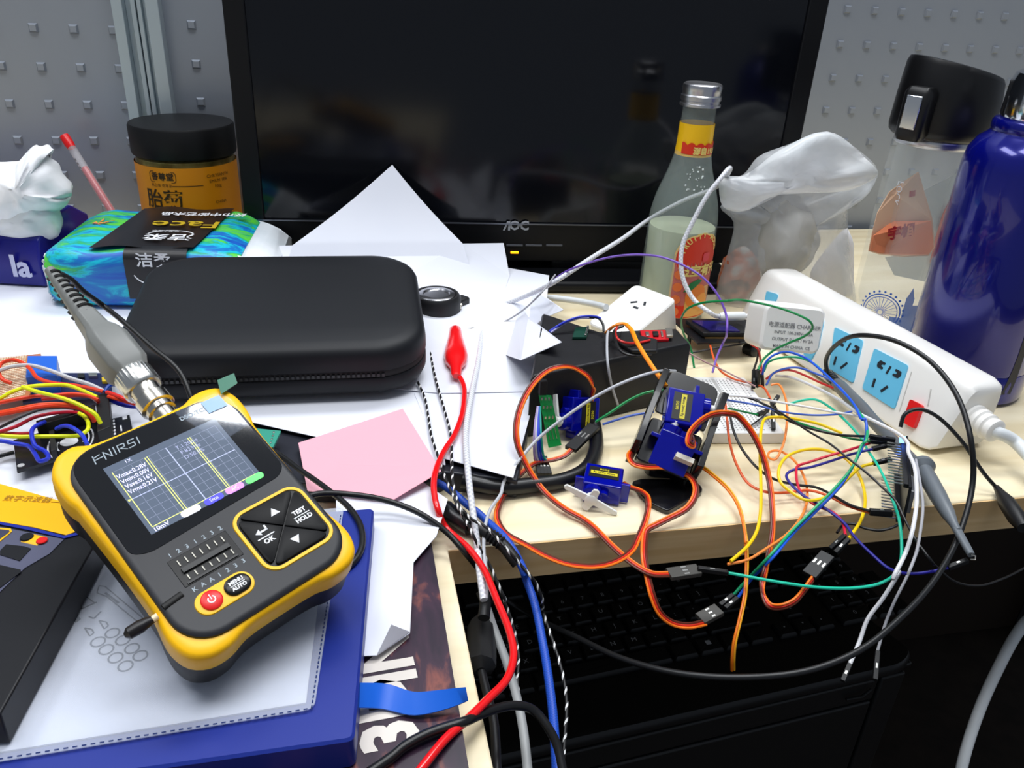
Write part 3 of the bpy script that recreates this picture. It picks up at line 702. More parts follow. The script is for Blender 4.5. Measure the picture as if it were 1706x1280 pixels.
pp_(MB().lathe([(.0042,-.014),(.0075,-.012),(.0078,-.009),(.0050,-.006),(.0052,.002),(.0050,.018),(.0040,.034),(.0024,.044),(.0021,.05)], 22, Mt), 'hook_sleeve', mat('probe_sleeve_grey', (104,110,116), .38))
mb = MB().rings([[(a,b,z_) for a,b in rrect(wd,.0032,.0012,3)] for wd, z_ in ((.0046,.048),(.0040,Lt-.004),(.0034,Lt))], M=Mt)
pp_(mb, 'hook_nose', mat('probe_sleeve_grey', (104,110,116), .38))
pp_(MB().tube([tip, tip+Vector((.0015,-.0012,.0002)), tip+Vector((.0005,-.0028,-.001)), tip+Vector((-.002,-.0022,-.001))], .0005, 6), 'hook', nick)
gl = [P(1500,712,.030), P(1508,690,.038), P(1530,682,.042), P(1558,692,.04), P(1598,730,.03), P(1640,790,.012), P(1662,815,.004)]
MB().tube(spline(gl, 6), .0013, 8).build('ground_lead', cabm, bnc, world=True)
ca, cb_ = P(1660,812,.005), P(1722,905,.003)
MB().lathe([(.0018,0),(.0028,.006),(.0050,.016),(.0052,.03),(.0035,.04)], 14, aim(ca, cb_)).build('ground_clip_boot', mat('boot_black', (14,14,16), .45), bnc, world=True)

# ------------------------------------------------------------------ black zip case
zc = .0215
fl, frr, br, bl_ = P(194,676,zc), P(712,656,zc), P(690,440,.075), P(283,440,.075)
cx = (fl+frr)/2; d = (frr-fl); d.z = 0
W_ = .199; D_ = .150; Mc = frame(Vector(((fl.x+frr.x)/2, (fl.y+frr.y)/2, zc-.001)), d, Vector((-d.y,d.x,.105*d.length)))
case = thing('zip_case', 'black rounded hard-shell zip case lying on the white sheets', 'case', Mc)
eva = mat('eva_shell', (19,21,26), .52, spec=.35); 
body = ccw(rrect(W_, D_, .036, 12, 0, D_/2))
MB().loft(body, [(.006,0),(.0016,.003),(0,.007),(0,.0135),(.0008,.0145)]).build('lower_shell', eva, case)
MB().loft(body, [(.0008,.0195),(0,.0205),(.0002,.026),(.0008,.031),(.0028,.0345),(.006,.0365),(.012,.0378),(.030,.0386)]).build('upper_shell', eva, case)
MB().loft(body, [(.0014,.014),(.0010,.0155),(.0010,.0185),(.0014,.020)], cap=(0,0)).build('zip_tape', mat('zip_tape', (12,12,14), .7), case)
tb = MB()
for i in range(46): x = -.075+i*.0032; tb.cbox((x,.0005,.017),(.0018,.0012,.0022))
tb.build('zip_teeth', mat('zip_teeth', (34,35,38), .4), case)

# ------------------------------------------------------------------ face tissue pack
zt_ = .0175; zT = .079
q0, q1 = P(72,425,zT-.006), P(396,436,zT-.004)
tl0, tr0 = P(130,352,zT), P(430,356,zT)
cxm = (q0+q1)/2; d = q1-q0; d.z = 0; Lp = .205
q0b = P(92,514,zt_)
Mt_ = frame((q0b.x-.004, q0b.y, zt_), Vector((.994,-.10,0)), Vector((.1,.994,0)))
brush = mat('brush_paint_wrap', rough=.4); n_, l_, b_ = nodes(brush)
tc = n_.new('ShaderNodeTexCoord'); mp = n_.new('ShaderNodeMapping'); mp.inputs['Scale'].default_value = (9,30,34); mp.inputs['Rotation'].default_value = (0,.12,.2)
nz = n_.new('ShaderNodeTexNoise'); nz.inputs['Scale'].default_value = 1.25; nz.inputs['Detail'].default_value = 7; nz.inputs['Distortion'].default_value = .9; nz.inputs['Roughness'].default_value = .6
rp = n_.new('ShaderNodeValToRGB'); e = rp.color_ramp.elements
for k in range(5): e.new(.5)
for k, (pos, c) in enumerate(((.26,(16,60,150)),(.38,(24,92,190)),(.44,(20,120,190)),(.48,(20,190,215)),(.53,(30,160,120)),(.58,(95,212,50)),(.70,(25,130,170)))): e[k].position = pos; e[k].color = (lin(c[0]),lin(c[1]),lin(c[2]),1)
l_.new(tc.outputs['Object'], mp.inputs[0]); l_.new(mp.outputs[0], nz.inputs[0]); l_.new(nz.outputs[0], rp.inputs[0]); l_.new(rp.outputs[0], b_.inputs['Base Color'])
film_w = noise_mat('white_wrap_film', [(.3,(215,225,232)),(.7,(240,243,248))], (1,1,1), 20, 3, .25, bump=.5)
tis = thing('tissue_pack', 'blue and green brush-painted tissue pack with black label behind the zip case', 'tissue pack', Mt_)
Lp, Wp, Hp = .150, .128, .046
mb = MB(); rs = []
for i in range(15):
    t = i/14; x = Lp*t; bul = math.sin(math.pi*t)**.5*.004
    e_ = 1-.10*max(0, 1-t*9)-.10*max(0,1-(1-t)*9)
    yo = .004*math.sin(t*7); zs_ = Hp*(e_)+bul*.6+.0012*math.sin(t*17)
    rr = rrect(Wp*e_+bul, zs_, .012, 6, Wp/2+yo*0, zs_/2+ (1-e_)*.01)
    rs.append([(x, a, b) for a, b in rr])
mb.rings(rs); mb.build('wrapper', brush, tis)
def endcap(x0, sgn, m, nm):
    mb = MB(); rs = []
    for k in range(7):
        t = k/6; x = x0+sgn*.027*t*(1 if sgn > 0 else .25)
        w2 = (Wp-.012)*(1-.25*t**1.5); h2 = (Hp-.006)*(1-.35*t**1.6)
        rr = rrect(w2, h2, .010*(1-t*.6), 6, Wp/2, Hp*.46-.004*t)
        rs.append([(x+.0015*math.sin(j*2.1+k), a+.0012*math.sin(j*1.7+k*2), b+.0012*math.cos(j*2.3+k)) for j, (a, b) in enumerate(rr)])
    mb.rings(rs); return mb.build(nm, m, tis)
endcap(Lp-.001, 1, film_w, 'wrap_end'); endcap(.001, -1, film_w, 'wrap_end')
lblm = mat('label_black', (22,22,26), .32)
zt2 = Hp+.0058
mb = MB()
top_ = lambda x, y: (x, y, Hp+.0030 + math.sin(math.pi*x/Lp)**.5*.0024*0)
X0, X1 = .046, .126
def topz(x): return Hp + math.sin(math.pi*x/Lp)**.5*.0024+.0012*math.sin(x/Lp*17)+.0019
nxs = 12
mb.rings([[(X0+(X1-X0)*i/nxs-.010*(1-y/Wp)*1.0, y, topz(X0+(X1-X0)*i/nxs)) for y in (.006,.03,.06,.09,Wp-.006)] for i in range(nxs+1)], (0,0), closed=False)
mb.build('top_label', lblm, tis)
mb = MB(); mb.rings([[(.064+(.048)*i/4, -.0028, z_) for z_ in (.010,.02,.032,.0430)] for i in range(5)], (0,0), closed=False)
mb.rings([[(.064+(.048)*i/4, y_, z_) for y_, z_ in ((-.0028,.0430),(-.0008,.0470),(.003,.0494),(.010,.0502))] for i in range(5)], (0,0), closed=False)
mb.build('front_label', lblm, tis)
zz = Hp+.0058
g = MB(); text_into(g, 'Face', .0265, Matrix.Translation((.096,.066,zz)) @ Matrix.Rotation(math.pi,4,'Z'), bold=.0003, sx=1.2); g.build('lettering', mat('gold_print', (196,168,40), .35), tis, smooth=0)
g = MB(); text_into(g, '洁柔', .0175, Matrix.Translation((.091,.030,zz)) @ Matrix.Rotation(math.pi,4,'Z'), bold=.0002, sx=1.15); text_into(g, '纸巾中的艺术品', .0105, Matrix.Translation((.104,.098,zz)) @ Matrix.Rotation(math.pi,4,'Z'), bold=.0003)
text_into(g, '可湿水面纸', .0045, Matrix.Translation((.085,.046,zz)) @ Matrix.Rotation(math.pi,4,'Z'))
arc = [Vector((.091+.019*math.cos(t), .034+.013*math.sin(t), zz)) for t in [math.radians(a) for a in range(20,165,12)]]; MB().tube(arc, .0006, 6, flat=.2).build('print_swoosh', white, tis)
g.build('lettering', white, tis, smooth=0)
g = MB(); Mf = Matrix.Translation((.087,-.0032,.042)) @ Matrix.Rotation(math.radians(90),4,'X')
text_into(g, '洁柔', .0125, Mf, bold=.0002, sx=1.1); text_into(g, '只选洁柔', .0042, Mf @ T(.006,-.0115))
arc = [Vector((.087+.017*math.cos(t), -.0033, .033+.011*math.sin(t))) for t in [math.radians(a) for a in range(195,345,12)]]; g.tube(arc, .0005, 6)
g.build('lettering', white, tis, smooth=0)
g = MB()   # coloured splash drawing at the corner
for px, py, a in ((0,0,0),(.004,.002,40),(-.004,.001,-35),(.001,.005,90)): g.prism([(px+.010*math.cos(math.radians(a))+.02,py+.010*math.sin(math.radians(a))+.075),(px+.02,py+.073),(px+.022,py+.078)], Hp+.0026, Hp+.0030)
g.build('splash_print', noise_mat('splash', [(.35,(220,60,120)),(.5,(250,180,30)),(.65,(120,30,140))], (1,1,1), 150, 1, .4), tis, smooth=0)

# opened tissue pack far left
op = thing('tissue_pack', 'opened navy tissue pack at the left edge with white tissue puffing out', 'tissue pack', P(20,470,.017))
nv = mat('navy_wrap', (22,24,128), .3)
def blob(ctr, rx, ry, rz, seed, amp=.25, n=24, m=12, fr=(3,4,2)):
    rnd = random.Random(seed); ph = [rnd.uniform(0,6.28) for _ in range(8)]; mb = MB(); rs = []
    for i in range(m+1):
        th = math.pi*i/m; ring = []
        for j in range(n):
            f_ = 2*math.pi*j/n
            k_ = 1+amp*(.5*math.sin(fr[0]*f_+ph[0]+2*th)+.35*math.sin(fr[1]*th+ph[1]+fr[2]*f_)+.3*math.sin(5*f_+ph[2]-3*th)+.2*abs(math.sin(4*f_+ph[3]+5*th)))
            ring.append((ctr[0]+rx*max(.02,math.sin(th))*k_*math.cos(f_), ctr[1]+ry*max(.02,math.sin(th))*k_*math.sin(f_), ctr[2]-rz*math.cos(th)*(1+.25*amp*math.sin(3*f_+ph[4]))))
        rs.append(ring)
    return mb.rings(rs)
A_, B_ = P(100,478,.018), P(-160,470,.018)
pk = [P(96,492,.0178), P(-170,380,.0178)]
mb = MB(); 
o1 = P(78,478,.0178); e1 = Vector((-1,.25,0)).normalized(); e2 = Vector((.25,1,0)).normalized()
rs = []
for k in range(9):
    t = k/8; w_2 = .050*(1-.12*t**2)
    rs.append([tuple(o1+e1*(.20*a)+e2*(w_2*b_*1.0+.0)+Vector((0,0,h_))) for a, b_, h_ in ((t,0,0),(t,1.6,0),(t,1.7,.040),(t,1.2,.055),(t,.5,.053),(t,.06,.040),(t,-.05,.02))])
mb.rings(rs).build('wrapper', nv, op, world=True, bevel=.002)
g = MB()
Mw = frame(tuple(o1+e1*.022+Vector((0,0,.018))-e2*.0042), -e1, Vector((0,0,1)))
text_into(MB(), 'la', .026, Mw @ T(.006,.0,.0004), bold=.0008).build('lettering', mat('pale_print', (196,200,232), .4), op, world=True, smooth=0)
for i in range(4):
    pts = [Vector((-.030-.012*i+.020*t, .004+.030*t-.006*math.sin(3.1*t), .0006)) for t in [j/8 for j in range(9)]]
    g.rings([[p+Vector((-.0035*math.sin(math.pi*j/8)-.0003,0,0)), p+Vector((.0035*math.sin(math.pi*j/8)+.0003,0,0))] for j, p in enumerate(pts)], (0,0), closed=False, M=Mw)
g.build('leaf_emblem', mat('pale_print', (196,200,232), .4), op, world=True, smooth=0)
tism = noise_mat('tissue_white', [(.3,(232,234,238)),(.7,(246,247,250))], (1,1,1), 30, 3, .7, bump=.3); tism.node_tree.nodes['Principled BSDF'].inputs['Subsurface Weight'].default_value = 0
rs = []
def crumple(name, k, outline, Y, depth, m, parent, seed=1, rows=7, amp=.004):
    """crumpled sheet body: the seen outline stands at distance Y and swells towards the viewer and back"""
    rnd = random.Random(seed)
    pts = [PY(*(k(*q) if k else q), Y) for q in outline]
    c_ = sum(pts, Vector())/len(pts); N = len(pts); pts = spline(pts+[pts[0]], 4)[:-1]; N = len(pts)
    mb = MB()
    ph = [rnd.uniform(0,6.28) for _ in range(6)]
    def shell(s):
        rs = []
        for i in range(rows):
            t = i/rows; k_ = 1-t**1.3
            ring = []
            for j, p in enumerate(pts):
                q = c_+(p-c_)*k_
                fold = amp*(math.sin(j*.55+ph[0]+i*.8)+.5*math.sin(j*1.2+ph[1]-i*1.1)+.6*abs(math.sin(j*.3+ph[2]+i*.6)))*(0 if i == 0 else 1)*(1-i/rows)
                q = q+Vector((fold*.4, s*(depth*math.sin(t*math.pi/2)+fold), fold*.5)); ring.append(q)
            rs.append(ring)
        return rs
    a = shell(-1); b = shell(1); rs = a[::-1]+b[1:]
    mb.rings(rs); return mb.build(name, m, parent, world=True, smooth=110)
crumple('tissue', kt, [(-220,330),(0,320),(100,330),(150,270),(215,218),(245,235),(310,250),(270,265),(330,370),(425,500),(420,530),(380,590),(250,650),(140,670),(0,730),(-220,760)], .74, .035, tism, op, 3)
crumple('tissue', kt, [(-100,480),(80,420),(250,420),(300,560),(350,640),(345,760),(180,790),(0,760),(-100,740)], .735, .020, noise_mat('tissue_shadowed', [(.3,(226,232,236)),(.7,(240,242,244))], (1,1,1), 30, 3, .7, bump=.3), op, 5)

# red pen
pt_, pb2 = PY(108,228,.885), PY(188,355,.845)
dd = (pb2-pt_).normalized(); 
tt_ = (pt_.z-.002)/(-dd.z); 
pen = thing('pen', 'clear ballpoint pen with red ink and red end cap leaning against the wall', 'pen', pt_)
Mp_ = aim(pt_, pt_+dd)
MB().lathe([(.0036,.010),(.0040,.012),(.0040,.115),(.0018,min(tt_,.135))], 16, Mp_).build('barrel', mat('pen_clear', (230,225,228), .12, alpha=.28), pen, world=True)
MB().lathe([(.0043,-.001),(.0046,.001),(.0046,.008),(.0040,.0125)], 16, Mp_).build('end_cap', mat('pen_red', (232,24,28), .3), pen, world=True)
MB().lathe([(.0030,.035),(.0033,.037),(.0033,.12)], 12, Mp_).build('ink_tube', mat('ink_red', (205,20,30), .3), pen, world=True)
g = MB(); 
for i in range(6):
    g.box((-.0043,-.0006,.022+i*.0045),(-.0038,.0010,.0245+i*.0045), Mp_ @ Matrix.Rotation(math.radians(75),4,'Z'))
g.build('barrel_print', mat('pen_print', (20,20,22), .4), pen, world=True)

# jar
jc = (-.127*.855/.76, .855, 0)
jar = thing('jar', 'clear plastic tea jar with black screw lid and orange label beside the monitor', 'jar', jc)
R_ = .0468; zl = .1070
clear = mat('clear_plastic', (235,232,215), .05, trans=1, ior=1.15)
MB().lathe([(R_-.004,0.0006),(R_,.004),(R_,zl-.012),(R_-.002,zl-.006),(R_-.003,zl)], 56, cap=(1,1)).build('body', clear, jar)
MB().lathe([(R_-.0035,.004),(R_-.0018,.006),(R_-.0018,zl-.006),(R_-.0040,zl-.005)], 48).build('dried_flowers', noise_mat('dried_flowers', [(.3,(96,84,40)),(.5,(150,128,66)),(.7,(190,172,110))], (1,1,.6), 60, 4, .7, bump=.4), jar)
olab = mat('orange_label', (228,142,14), .42)
MB().lathe([(R_+.0004,.012),(R_+.0004,zl-.010)], 64, cap=(0,0)).build('label', olab, jar, smooth=60)
MB().lathe([(R_+.0010,zl-.003),(R_+.0016,zl-.001),(R_+.0016,zl+.0225),(R_+.0004,zl+.0245),(R_-.003,zl+.0250),(.002,zl+.0250)], 64).build('lid', mat('lid_black', (13,13,15), .5, spec=.35), jar)
def wrapcyl(R, a0, z0):           # flat (x,y) to cylinder: a0 degrees is the facing azimuth
    def fn(x, y, z): 
        a = math.radians(a0)+x/R; return (R*math.cos(a), R*math.sin(a), z0+y)
    return fn
fa = -88
g = MB(); text_into(g, '养', .016, None, wrapcyl(R_+.0007, -124, .086)); g = MB()
text_into(g, '胎菊', .0195, None, wrapcyl(R_+.0007, fa-24, .066), bold=.0003)
text_into(g, '香尊堂', .0075, None, wrapcyl(R_+.0007, fa-22, .0885), bold=.0002)
text_into(g, '杭白菊·花草茶', .0034, None, wrapcyl(R_+.0007, fa-24, .0805))
fn = wrapcyl(R_+.0007, fa-22, .0885); pr_ = rrect(.0265,.0105,.003,5)
g.rings([[fn(a,b,0) for a,b in pr_],[fn(a*.96,b*.90,0) for a,b in pr_]], (0,0))
fn = wrapcyl(R_+.0007, fa+8, .0805); g.add([fn(-.016+i*.004,(.0003 if s else -.0003),0) for i in range(8) for s in (0,1)], [(2*i,2*i+2,2*i+3,2*i+1) for i in range(7)])
text_into(g, 'CHRYSANTH', .0042, None, wrapcyl(R_+.0007, fa+42, .0885)); text_into(g, 'EMUM TEA', .0042, None, wrapcyl(R_+.0007, fa+42, .0835)); text_into(g, '100g', .0042, None, wrapcyl(R_+.0007, fa+40, .0785)); text_into(g, 'CHINA', .004, None, wrapcyl(R_+.0007, fa+42, .063))
g.build('lettering', mat('label_ink', (60,40,10), .5), jar, smooth=0)
#PART3
# ------------------------------------------------------------------ glass bottle
def fit(k, x, y, z): px, py = k(x, y); return P(px, py, z)
bc = Vector((.298, .655, 0))
kg = K(1040,100,2.909)
bot = thing('glass_bottle', 'clear glass soda bottle with orange label and pale drink, in front of the monitor', 'bottle', bc)
gl_ = mat('bottle_glass', (190,205,200), .04, alpha=.22, spec=.9)
prof = [(.0285,.0005),(.0300,.003),(.0300,.086),(.0292,.096),(.0262,.110),(.0215,.124),(.0172,.138),(.0150,.150),(.0142,.165),(.0138,.184),(.0142,.186),(.0142,.190)]
prof = [(a.x, a.y) for a in spline([Vector((a,b,0)) for a,b in prof], 3)]
MB().lathe(prof, 56, cap=(1,0)).build('glass', gl_, bot, smooth=60)
MB().lathe([(.0278,.003),(.0288,.006),(.0288,.080),(.0286,.0835),(.001,.0835)], 48).build('drink', mat('drink', (196,206,176), .25, alpha=.86), bot)
capm = mat('bare_aluminium', (210,210,214), .28, 1)
MB().lathe([(.0150,.1840),(.0168,.1845),(.0168,.1862),(.0158,.1868),(.0158,.1885),(.0166,.1893),(.0166,.1925),(.0156,.1935),(.0158,.1960),(.0162,.1985),(.0158,.2010),(.0145,.2020),(.001,.2020)], 48).build('screw_neck', capm, bot)
la = -92+18      # azimuth the front label faces
def patch(par, name, m, R, a0, zc0, pts, rim=0, grid=None):
    mb = MB(); fn = wrapcyl(R, a0, zc0)
    # fill outline by horizontal slices
    ys = sorted(set(round(p[1], 5) for p in pts)); n = 24; y0, y1 = ys[0], ys[-1]; rows_ = []
    for i in range(n+1):
        y = y0+(y1-y0)*i/n; y = min(max(y, y0+1e-6), y1-1e-6); xs = []
        for j in range(len(pts)):
            a, b = pts[j-1], pts[j]
            if (a[1]-y)*(b[1]-y) <= 0 and a[1] != b[1]: xs.append(a[0]+(b[0]-a[0])*(y-a[1])/(b[1]-a[1]))
        if len(xs) < 2: continue
        a, b = min(xs), max(xs); rows_.append([fn(a+(b-a)*q/14, y, 0) for q in range(15)])
    mb.rings(rows_, (0,0), closed=False); return mb.build(name, m, par, smooth=60)
lab = [(-.023,-.036),(.023,-.036)]+[(.023*math.cos(math.radians(t)), .020+.021*math.sin(math.radians(t))) for t in range(0,181,15)]
lo = [(a*1.07, b*1.02) for a, b in lab]
cr = mat('label_cream', (236,200,130), .45); lred = mat('label_red', (222,52,22), .45); lor = mat('label_orange', (240,130,40), .45); dgr = mat('leaf_green', (20,120,60), .45)
patch(bot, 'label', cr, .0306, la, .043, lo); patch(bot, 'label_face', lred, .0308, la, .043, lab)
patch(bot, 'label_picture', mat('label_peach', (240,176,90), .45), .0310, la+6, .021, [(-.013,-.013),(.016,-.013),(.016,.014),(-.013,.014)])
def disc(par, nm, m, R, a0, z0, r): patch(par, nm, m, R, a0, z0, circ(r, 24))
disc(bot, 'orange_fruit', lor, .0312, la+2, .027, .0115)
disc(bot, 'orange_slice', mat('slice_orange', (250,165,70), .45), .0313, la+16, .021, .0080)
patch(bot, 'leaf', dgr, .0314, la-2, .0375, [(-.012,-.006),(-.004,-.004),(.006,.004),(.002,.006),(-.006,.003)])
for i in range(4): disc(bot, 'label_medallion', mat('medallion', (240,120,60), .45), .0311, la-34, .013+i*.0115, .0042)
g = MB(); text_into(g, '橙宝有汽', .0108, None, wrapcyl(.0316, la+2, .0505), bold=.0005)
g.build('lettering', mat('gold_lettering', (240,214,120), .4), bot, smooth=0)
g = MB()
for i, c_ in enumerate('FRUITY MOOD'):
    t = math.radians(165-i*15); text_into(g, c_, .0062, None, (lambda fn, t: (lambda x, y, z: fn((.0185*math.cos(t))+x*math.sin(t)+y*math.cos(t), .001+.0185*math.sin(t)-x*math.cos(t)+y*math.sin(t), 0)))(wrapcyl(.0312, la, .063), t), bold=.0002)
g.build('arched_lettering', mat('gold_lettering', (240,214,120), .4), bot, smooth=0)
patch(bot, 'label_emblem', mat('emblem_pink', (228,60,70), .45), .0315, la+10, .0630, rrect(.008,.008,.002,4)); 
MB().lathe([(.0155,.145),(.0150,.152),(.0147,.160),(.0146,.171)], 40, cap=(0,0)).build('neck_label', mat('label_yellow', (250,196,20), .4), bot, smooth=60)
g = MB(); fn = wrapcyl(.0156, -80, .1525); g.rings([[fn(x, y, 0) for y in (-.0055, .002+.0022*abs(math.sin(x*420)))] for x in [-.020+.001*i for i in range(41)]], (0,0), closed=False)
g.v = [Vector((v.x, v.y, v.z)) for v in g.v]; g.build('neck_label_wave', lred, bot, smooth=60)
g = MB(); text_into(g, '源自1936', .0062, None, wrapcyl(.0159, -70, .1500), bold=.0003); g.build('lettering', mat('gold_lettering', (240,214,120), .4), bot, smooth=0)
rnd = random.Random(4); dm = mat('droplets', (235,240,240), .08)
for i in range(26):
    a = math.radians(-95+rnd.uniform(-28,18)); z_ = rnd.uniform(.118,.140); t = 0
    rr = .0262+(z_-.110)/(.138-.110)*(.0172-.0262); rr = max(rr, .0165)
    MB().sphere(((rr+.0002)*math.cos(a), (rr+.0002)*math.sin(a), z_), rnd.uniform(.0004,.0009), 8).build('droplet', dm, bot)

# ------------------------------------------------------------------ tumbler
tc_ = Vector((.486, .600, 0)); kz_ = K(1280,80,2.667)
tum = thing('glass_tumbler', 'clear glass tea tumbler with big black lid and blue skyline print by the power strip', 'tumbler', tc_)
thin = mat('tumbler_glass', (225,235,238), .03, alpha=.13, spec=1.0)
MB().lathe([(.030,.001),(.0325,.003),(.0338,.01),(.0338,.160),(.0325,.168),(.031,.172)], 56, cap=(1,0)).build('outer_wall', thin, tum, smooth=60)
MB().lathe([(.020,.020),(.027,.024),(.0295,.032),(.0295,.170)], 48, cap=(1,0)).build('inner_wall', thin, tum, smooth=60)
MB().lathe([(.0318,.1655),(.0328,.1670),(.0325,.1720),(.0310,.1740)], 48).build('neck_ring', capm, tum)
lidm = mat('lid_satin_black', (14,14,16), .35)
mb = MB(); rs = []
for r_, z0, sl in ((.036,.1725,0),(.0385,.1750,0),(.0396,.180,0),(.0388,.203,.0),(.0372,.2215,.235),(.0355,.2250,.25),(.033,.2258,.25),(.004,.2262,.25)):
    rs.append([(r_*math.cos(t), r_*math.sin(t), z0-sl*(r_*math.cos(t)+0)*.9) for t in [2*math.pi*i/56 for i in range(56)]])
mb.rings(rs).build('lid', lidm, tum, smooth=50)
lM = Matrix.Rotation(math.radians(205), 4, 'Z')
MB().loft(ccw(rrect(.016,.022,.005,6,.044,0)), [(.002,.172),(0,.176),(0,.208),(.003,.212)], lM).build('latch_housing', lidm, tum)
MB().box((.0515,-.0065,.181),(.0535,.0065,.206), lM).build('latch', mat('chrome', (220,222,226), .1, 1), tum, bevel=.001)
MB().sphere((.042,.006,.196), .0050, 14).build('hinge_pin', lidm, tum)
skb = mat('skyline_blue', (44,96,200), .4); 
ta = -118
mb = MB(); fn = wrapcyl(.0341, ta-22, .026)
for r0, r1 in ((.0165,.0155),(.0140,.0134)):
    mb.rings([[fn(r_*math.cos(t), r_*math.sin(t), 0) for r_ in (r0, r1)] for t in [math.radians(a) for a in range(0,361,10)]], (0,0), closed=False)
for a in range(0,360,15):
    t = math.radians(a); u = (-math.sin(t)*.0002, math.cos(t)*.0002); mb.add([fn(.002*math.cos(t)+u[0],.002*math.sin(t)+u[1],0),fn(.014*math.cos(t)+u[0],.014*math.sin(t)+u[1],0),fn(.014*math.cos(t)-u[0],.014*math.sin(t)-u[1],0),fn(.002*math.cos(t)-u[0],.002*math.sin(t)-u[1],0)], [(0,1,2,3)])
    c_ = (.0185*math.cos(t), .0185*math.sin(t)); mb.add([fn(c_[0]+.0010*math.cos(q), c_[1]+.0010*math.sin(q), 0) for q in [math.pi*2*j/8 for j in range(8)]], [tuple(range(8))])
mb.build('wheel_print', skb, tum, smooth=0)
mb = MB(); fn = wrapcyl(.0341, ta+26, .0)
for x0, x1, h in ((-.011,-.004,.043),(-.004,.004,.036),(.004,.013,.046),(.013,.020,.038),(-.020,-.011,.024)):
    mb.rings([[fn(x0+(x1-x0)*i/4, y, 0) for y in (.004, h)] for i in range(5)], (0,0), closed=False)
mb.add([fn(-.0075,.043,0),fn(-.0105,.043,0),fn(-.0075,.052,0),fn(-.0045,.043,0)], [(0,1,2),(0,2,3)])
mb.build('building_print', mat('skyline_fill', (66,120,205), .4, alpha=.85), tum, smooth=0)
g = MB(); text_into(g, 'LOCK', .0075, None, (lambda fn: (lambda x,y,z: fn(y, -x, 0)))(wrapcyl(.0342, ta-42, .128))); g.build('lettering', white, tum, smooth=0)
# sachet inside
sac = thing('sachet', 'peach labelled tea sachet inside the glass tumbler', 'sachet', tc_+Vector((0,0,.03)))
n_s = tc_ + Vector((-.010,-.014,0))
def onY(k, pts, Y): return [PY(*k(*q), Y) for q in pts]
mb = MB(); o_ = onY(kz_, [(680,555),(722,760),(727,880),(700,918),(600,932),(500,922),(440,900),(455,820),(478,730),(540,640),(605,605)], .588)
c_ = sum(o_, Vector())/len(o_); mb.rings([[p+Vector((0,.004*math.cos((p.x-c_.x)*80)-.0,0)) for p in o_],[p+Vector((0,.004*math.cos((p.x-c_.x)*80)+.0006,0)) for p in o_]])
mb.build('packet', mat('sachet_peach', (240,196,160), .45), sac, world=True, smooth=0)
mb = MB(); o2 = onY(kz_, [(716,765),(722,880),(700,912),(600,926),(500,916),(448,896),(460,830),(560,775)], .586)
mb.rings([[p+Vector((0,.004*math.cos((p.x-c_.x)*80)-.0004,0)) for p in o2],[p+Vector((0,.004*math.cos((p.x-c_.x)*80),0)) for p in o2]]); mb.build('orange_panel', mat('sachet_orange', (236,138,92), .45), sac, world=True, smooth=0)
q = PY(*kz_(590,820), .582); g = MB(); text_into(g, '宇相', .0120, frame(q, Vector((1,-.06,.22)), Vector((-.2,.0,1))), bold=.0006)
q = PY(*kz_(640,650), .583); text_into(MB(), '■', .007, frame(q, Vector((1,-.06,.22)), Vector((-.2,0,1)))).build('seal_print', mat('sachet_red', (170,30,40), .5), sac, world=True, smooth=0); g.build('lettering', mat('sachet_red', (170,30,40), .5), sac, world=True, smooth=0)
mb = MB(); o3 = onY(kz_, [(680,640),(840,560),(830,760),(800,980),(700,1040),(560,1010),(520,930),(720,900)], .606)
mb.rings([[p for p in o3],[p+Vector((0,.0006,0)) for p in o3]]); mb.build('clear_wrap', mat('sachet_clear', (222,230,228), .2, alpha=.6), sac, world=True, smooth=0)
mb = MB(); o4 = onY(kz_, [(800,690),(780,800),(740,960),(725,1020),(720,950),(745,840),(775,740)], .604)
mb.rings([[p for p in o4],[p+Vector((0,.0006,0)) for p in o4]]); mb.build('red_edge', mat('sachet_red_edge', (226,92,50), .4), sac, world=True, smooth=0)

# ------------------------------------------------------------------ blue flask
bfc = Vector((.4800, .4920, 0)); fla = thing('vacuum_flask', 'glossy blue metal flask with chrome cap at the right edge', 'flask', bfc)
bm_ = mat('flask_blue', (4,10,122), .2, .3, coat=.6)
MB().lathe([(.040,.0005),(.0435,.003),(.0440,.006),(.0440,.0250),(.0436,.0258),(.0440,.0266),(.0440,.170),(.0425,.180),(.038,.188),(.033,.192),(.0315,.194),(.0322,.196),(.0322,.200),(.0310,.202),(.0275,.203),(.0275,.206)], 72).build('body', bm_, fla, smooth=35)
MB().lathe([(.028,.202),(.0290,.206),(.0285,.226),(.0265,.232),(.022,.2345),(.002,.2350)], 56).build('cap', mat('chrome', (220,222,226), .1, 1), fla)
fn = wrapcyl(.0442, -112, 0)
mb = MB(); mb.rings([[fn(-.004+.0015*math.sin(i*.8)+.008*(i/12), .012+i*.0105, 0), fn(.004+.0015*math.sin(i*.9+1)+.008*(i/12), .012+i*.0105, 0)] for i in range(13)], (0,0), closed=False)
mb.v = [Matrix.Rotation(math.radians(25),4,'Z') @ v for v in mb.v]; mb.build('dark_streak', mat('flask_dark', (24,26,40), .5), fla, smooth=60)  # dark wavy streak running up the flask side

